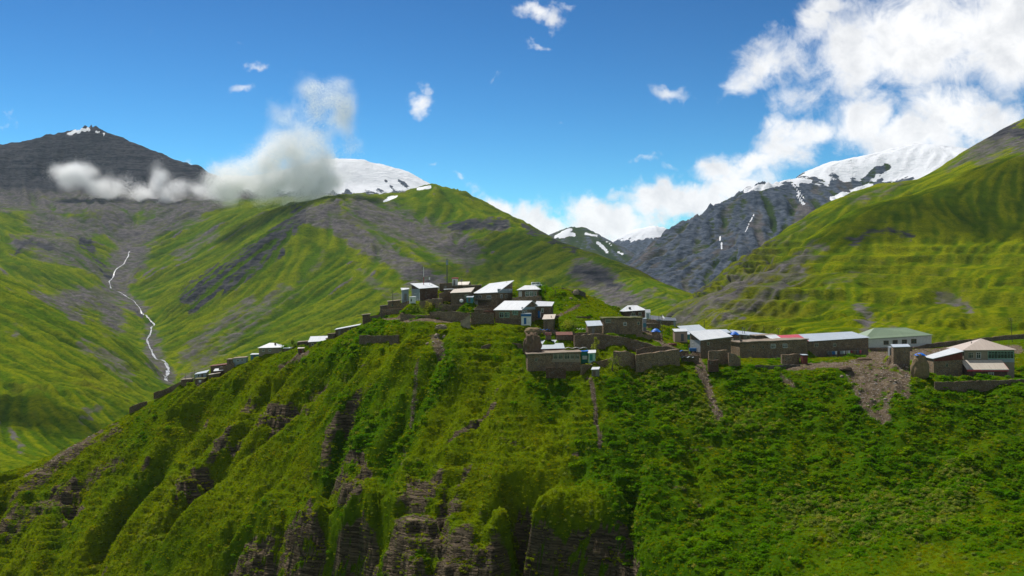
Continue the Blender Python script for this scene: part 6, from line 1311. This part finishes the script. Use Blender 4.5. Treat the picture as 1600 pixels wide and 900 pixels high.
    for px, pt, lb in ((1160.4,510.5,'dark capped stovepipe on the grey tin roof'),(1163.4,512.5,'shorter stovepipe with a bulky cowl on the grey tin roof')):
        e = empty('stovepipe', ((px-800)/F*404, 404, (450-519)/F*404), 0, lb, 'stovepipe'); H_ = (519-pt)/F*404; bm = bmesh.new(); cyl(bm, 0, 0, -1.5, H_*.7, .1, .1, 8); link('pipe', bm, 'clad_grey' if pt < 512 else 'iron', e); bm = bmesh.new(); cyl(bm, 0, 0, H_*.7, H_, .3, .16, 8); link('cowl', bm, 'iron', e)
    # trees
    canopy_tree('poplar_tree', 'slim green poplar under the terrace wall beside the mint-green booth', 931, 560, 7.2, 3.0, M_PALE, 3, Y=343, slim=True, n=900, leaf=.34)
    canopy_tree('poplar_tree', 'bushy poplar right of the hip-roofed house on the left shoulder', 458, 552, 5.2, 3.4, M_PALE, 4, Y=412, slim=True, n=700, leaf=.38)
    canopy_tree('small_tree', 'dark rounded tree between the hip-roofed left-shoulder house and the poplar', 446, 552, 3.2, 3.2, M_SHRUB, 14, Y=414, n=500, leaf=.38)
    for px, py, hh, ww, mt, lb in ((957,580,4.6,6.0,M_PALE,'large yellow-green bush left of the left roofless ruin'),(975,590,2.4,4.0,M_SHRUB,'bush below the left roofless ruin'),(652,486,2.2,5.0,M_PALE,'pale green bush under the white box hut'),(668,484,2.5,5.5,M_PALE,'full pale bush in the middle of the hilltop garden'),(688,484,2.0,5.0,M_PALE,'pale bush at the right end of the hilltop garden'),(660,492,1.7,5.5,M_PALE,'low pale bush along the hilltop retaining wall'),(680,491,1.8,5.0,M_SHRUB,'darker bush along the hilltop retaining wall'),
          (1046,524,2.6,4.5,M_SHRUB,'green bush left of the pinkish plaster hut'),(1016,508,1.8,4.5,M_SHRUB,'dark bush beside the slim pale kiosk'),(852,458,2.6,5.5,M_SHRUB,'thick shrub right of the low hipped roof'),(868,461,2.6,6.5,M_SHRUB,'thick shrub on the crest of the mound'),(846,466,2.2,4.0,M_SHRUB,'dark shrub at the wall of the low hipped house'),(884,512,2.4,5.0,M_PALE,'leafy bush right of the buff-roofed shed'),(896,511,2.0,4.5,M_PALE,'leafy bush left of the pale blue sheet'),(1150,563,1.4,3,M_SHRUB,'bush in the yard left of the long earth-roofed house'),(773,562,1.5,5.0,M_SHRUB,'dark bush at the left end of the vegetable rows'),(1452,570,1.8,2.2,M_SHRUB,'bush between the blue-capped haystack and the stone wing')):
        canopy_tree('bush', lb, px, py, hh, ww, mt, int(px), cat='bush', n=420, leaf=.34, group='bushes among the houses')
village()
finish_near()
vegetation()
rubble()
creepers()
for o in COL.objects:
    if o.parent is None and o.get('category') and not o.get('kind'): o['kind'] = 'thing'

# ------------------------------------------------------------------ clouds that hang among the mountains, shading clouds out of view, and the air
def cloud(label, puffs, dens, rough=.5, nscale=1.0, seed=0.0, homogeneous=False, cut=.42):
    """a bank of vapour: puffs are (bearing, height angle, distance, half width, half height, half depth), the hull follows them"""
    bm = bmesh.new(); E = []
    for (px, py, Y, rx, ry, rd) in puffs:
        c = pw(px, py, Y); k = Y/F; E.append((c, rx*k, rd*k, ry*k))
        bmesh.ops.create_icosphere(bm, subdivisions=3, radius=1.0, matrix=Matrix.Translation(c) @ Matrix.Diagonal((rx*k, rd*k, ry*k, 1)))
    o0 = sum((e[0] for e in E), Vector())/len(E); bmesh.ops.translate(bm, verts=bm.verts, vec=-o0)
    me = bpy.data.meshes.new('hull'); bm.to_mesh(me); bm.free(); ob = bpy.data.objects.new('hull', me); COL.objects.link(ob)
    md = ob.modifiers.new('r', 'REMESH'); md.mode = 'VOXEL'; md.voxel_size = max(4.0, min(min(e[1:]) for e in E)/3.5)
    dg = bpy.context.evaluated_depsgraph_get(); me2 = bpy.data.meshes.new_from_object(ob.evaluated_get(dg)); bpy.data.objects.remove(ob)
    me2.name = 'cloud'; o = bpy.data.objects.new('cloud', me2); COL.objects.link(o); o.location = o0; o['label'] = label; o['category'] = 'cloud'; o['kind'] = 'thing'
    m = bpy.data.materials.new('cloud_vapour'); m.use_nodes = True; g = G(m.node_tree); nt = m.node_tree; nt.nodes.remove(nt.nodes['Principled BSDF'])
    v = g.new('ShaderNodeVolumePrincipled'); v.inputs['Color'].default_value = (1, 1, 1, 1); v.inputs['Anisotropy'].default_value = .15
    nt.links.new(v.outputs[0], nt.nodes['Material Output'].inputs['Volume'])
    if homogeneous: v.inputs['Density'].default_value = dens
    else:
        p = g.pos(); f = 0.0; ref = max(e[1] for e in E)
        w = g.v('SCALE', g.v('SUBTRACT', g.noise(p, .011*nscale, 4, .65, out=1), (.5, .5, .5)), 110/nscale); q = g.v('ADD', p, w)
        for c, rx, ry, rz in E:
            mp = g.new('ShaderNodeMapping', vector_type='TEXTURE'); g.put(mp.inputs[0], q); mp.inputs['Location'].default_value = c; mp.inputs['Scale'].default_value = (rx, ry, rz)
            f = g.m('MAXIMUM', g.m('SUBTRACT', 1.0, g.v('LENGTH', mp.outputs[0], out=1)), f)
        n = g.noise(g.v('ADD', p, (seed, seed*2, 0)), .024*nscale, 8, .66)
        d = g.ss(g.m('ADD', g.m('MULTIPLY', f, 1.15), g.m('MULTIPLY', g.m('SUBTRACT', n, .5), rough*4.2)), cut-.20, cut+.36)
        d = g.m('MULTIPLY', d, g.ss(f, 0.0, .18))
        g.put(v.inputs['Density'], g.m('MULTIPLY', d, dens))
    me2.materials.clear(); me2.materials.append(m)
    return o
def vapour(label, puffs, n, per, rad, size, thresh=.10, seed=5, nx=75.0):
    """a cloud of fine white flecks of vapour, dense inside its puffs and torn at the edges"""
    P_ = [(pw(px, py, Y), rx*Y/F, rd*Y/F, ry*Y/F) for px, py, Y, rx, ry, rd in puffs]; vol = np.array([a*b*c for _, a, b, c in P_]); r = np.random.default_rng(seed)
    k = r.choice(len(P_), n*7, p=vol/vol.sum()); u = r.normal(0, 1, (n*7, 3)); u /= np.linalg.norm(u, axis=1)[:, None]; u *= (1.25*r.random(n*7)**(1/3))[:, None]
    C_ = np.array([tuple(p[0]) for p in P_]); S_ = np.array([p[1:] for p in P_]); q = C_[k]+u*S_[k]
    x, y, z = q[:, 0], q[:, 1], q[:, 2]
    wx = fbm(x/nx/1.6, z/nx/1.6, 4, seed)*nx*.8; wz = fbm(z/nx/1.6+7, x/nx/1.6, 4, seed+3)*nx*.8; w = q+np.stack([wx, wx*.3, wz], -1)
    f = np.full(len(q), -9.0)
    for c, s in zip(C_, S_): f = np.maximum(f, 1-np.linalg.norm((w-c)/s, axis=1))
    nn = .62*fbm(x/nx, z/nx, 6, seed+7, .6)+.38*fbm(y/nx, (x+z)/nx, 5, seed+9, .6)
    d = sstep(f*1.1+nn*.75, thresh, thresh+.75)**1.6
    q = q[r.random(len(q)) < d][:n]; q = np.repeat(q, per, 0)+r.normal(0, rad, (len(q)*per, 3)); m = len(q); o0 = Vector(C_.mean(0)); q = q-np.array(o0)
    a = r.normal(0, 1, (m, 3)); b = r.normal(0, 1, (m, 3)); a /= np.linalg.norm(a, axis=1)[:, None]; b -= a*(a*b).sum(1)[:, None]; b /= np.linalg.norm(b, axis=1)[:, None]
    sz = (size*(.6+.8*r.random(m)))[:, None]
    V = np.stack([q+a*sz*.62, q-a*sz*.31+b*sz*.54, q-a*sz*.31-b*sz*.54], 1).reshape(-1, 3)
    me = bpy.data.meshes.new('cloud'); me.vertices.add(len(V)); me.vertices.foreach_set('co', V.astype(np.float32).ravel())
    me.loops.add(m*3); me.loops.foreach_set('vertex_index', np.arange(m*3, dtype=np.int32)); me.polygons.add(m)
    me.polygons.foreach_set('loop_start', (np.arange(m)*3).astype(np.int32)); me.polygons.foreach_set('loop_total', np.full(m, 3, np.int32)); me.update(calc_edges=True)
    me.materials.append(M_VAP); o = bpy.data.objects.new('cloud', me); COL.objects.link(o); o.location = o0; o['label'] = label; o['category'] = 'cloud'; o['kind'] = 'thing'
    return o
def vap_fn(g, b):
    df = g.new('ShaderNodeBsdfDiffuse'); df.inputs[0].default_value = (.995, .995, .995, 1); tr = g.new('ShaderNodeBsdfTranslucent'); tr.inputs[0].default_value = (.998, .998, .998, 1)
    mx = g.new('ShaderNodeMixShader'); mx.inputs[0].default_value = .85; g.l.new(df.outputs[0], mx.inputs[1]); g.l.new(tr.outputs[0], mx.inputs[2]); g.l.new(mx.outputs[0], g.t.nodes['Material Output'].inputs[0])
M_VAP = material('vapour', vap_fn)
vapour('white cloud rising over the green ridge in front of the snow mountain', [(430,288,3050,85,40,50),(490,272,3050,72,56,50),(462,220,3080,52,52,36),(500,165,3100,42,42,26),(535,200,3100,30,55,22),(525,285,3050,42,34,34),(375,300,3100,62,28,36),(415,240,3100,46,44,34),(512,132,3120,46,18,16),(400,265,3080,66,42,36),(480,150,3100,26,24,18),(350,285,3120,40,30,26),(445,180,3100,24,36,16),(545,165,3110,18,40,14)], 17000, 60, 9.0, .80, .02, 5)
vapour('thin cloud strip lying across the dark rocky peak', [(110,285,3900,46,30,22),(165,298,3900,60,24,22),(225,302,3900,56,28,22),(240,272,3900,26,30,16),(90,268,3900,30,18,16),(290,310,3850,52,22,20),(330,306,3800,50,24,22),(140,270,3900,40,14,16),(232,245,3900,8,26,8)], 4200, 90, 11.0, .90, .10, 11, 90.0)
def shade_cloud():
    T = Vector((560, 1310, 80)); c = T+SUN*820; px, py = 800+F*c.x/c.y, 450-F*c.z/c.y; k = c.y/F
    L_ = []
    for dx, dy, rx, ry in ((-150,-30,70,34),(-80,0,80,50),(0,20,100,80),(60,-20,80,50),(110,60,110,120),(190,20,110,70),(230,120,120,150),(330,60,150,140),(40,70,60,60),(-30,-40,50,26),(160,-50,60,30)):
        q = c+Vector((dx, dy, random.uniform(-12, 12))); kk = q.y/F; L_.append((800+F*q.x/q.y, 450-F*q.z/q.y, q.y, rx/kk, random.uniform(16, 30)/kk, ry/kk))
    return cloud('white cloud high above the right mountainside, shading its upper slope', L_, .022, homogeneous=True)
shade_cloud()
def shade_cloud_ridge():  # unseen cloud, added to dim the right flank of the ridge
    T = Vector((60, 2250, 60)); c = T+SUN*1240; L_ = []
    for dx, dy, rx, ry in ((-150,-80,160,120),(0,0,200,150),(150,60,190,160),(260,-100,160,140),(-60,160,180,120),(120,-220,160,110),(300,120,150,120)):
        q = c+Vector((dx, dy, random.uniform(-14, 14))); kk = q.y/F; L_.append((800+F*q.x/q.y, 450-F*q.z/q.y, q.y, rx/kk, random.uniform(18, 30)/kk, ry/kk))
    return cloud('added cloud out of view above the green ridge, dimming its right flank', L_, .018, homogeneous=True)
shade_cloud_ridge()
def shade_cloud_valley():  # unseen cloud, added to darken the slope below the field terrace
    T = Vector((-520, 1085, -140)); c = T+SUN*1250; L_ = []
    for dx, dy, rx, ry in ((-120,0,80,60),(-40,20,80,55),(40,0,60,40),(-220,-30,90,60),(-90,-60,60,30)):
        q = c+Vector((dx, dy, random.uniform(-10, 10))); kk = q.y/F; L_.append((800+F*q.x/q.y, 450-F*q.z/q.y, q.y, rx/kk, random.uniform(14, 22)/kk, ry/kk))
    return cloud('small added cloud out of view above the left valley, shading its field terrace', L_, .03, homogeneous=True)
shade_cloud_valley()
def haze_box():
    bm = bmesh.new(); box(bm, -5200, 5200, -40, 9200, -420, 715); m = bpy.data.materials.new('haze'); m.use_nodes = True; nt = m.node_tree; nt.nodes.remove(nt.nodes['Principled BSDF'])
    v = nt.nodes.new('ShaderNodeVolumePrincipled'); v.inputs['Color'].default_value = (.60, .78, 1.0, 1); v.inputs['Density'].default_value = 1.8e-5; v.inputs['Anisotropy'].default_value = .2
    nt.links.new(v.outputs[0], nt.nodes['Material Output'].inputs['Volume']); o = link('haze', bm, m); o['kind'] = 'stuff'; o['label'] = 'thin blue haze in the valley air'
haze_box()
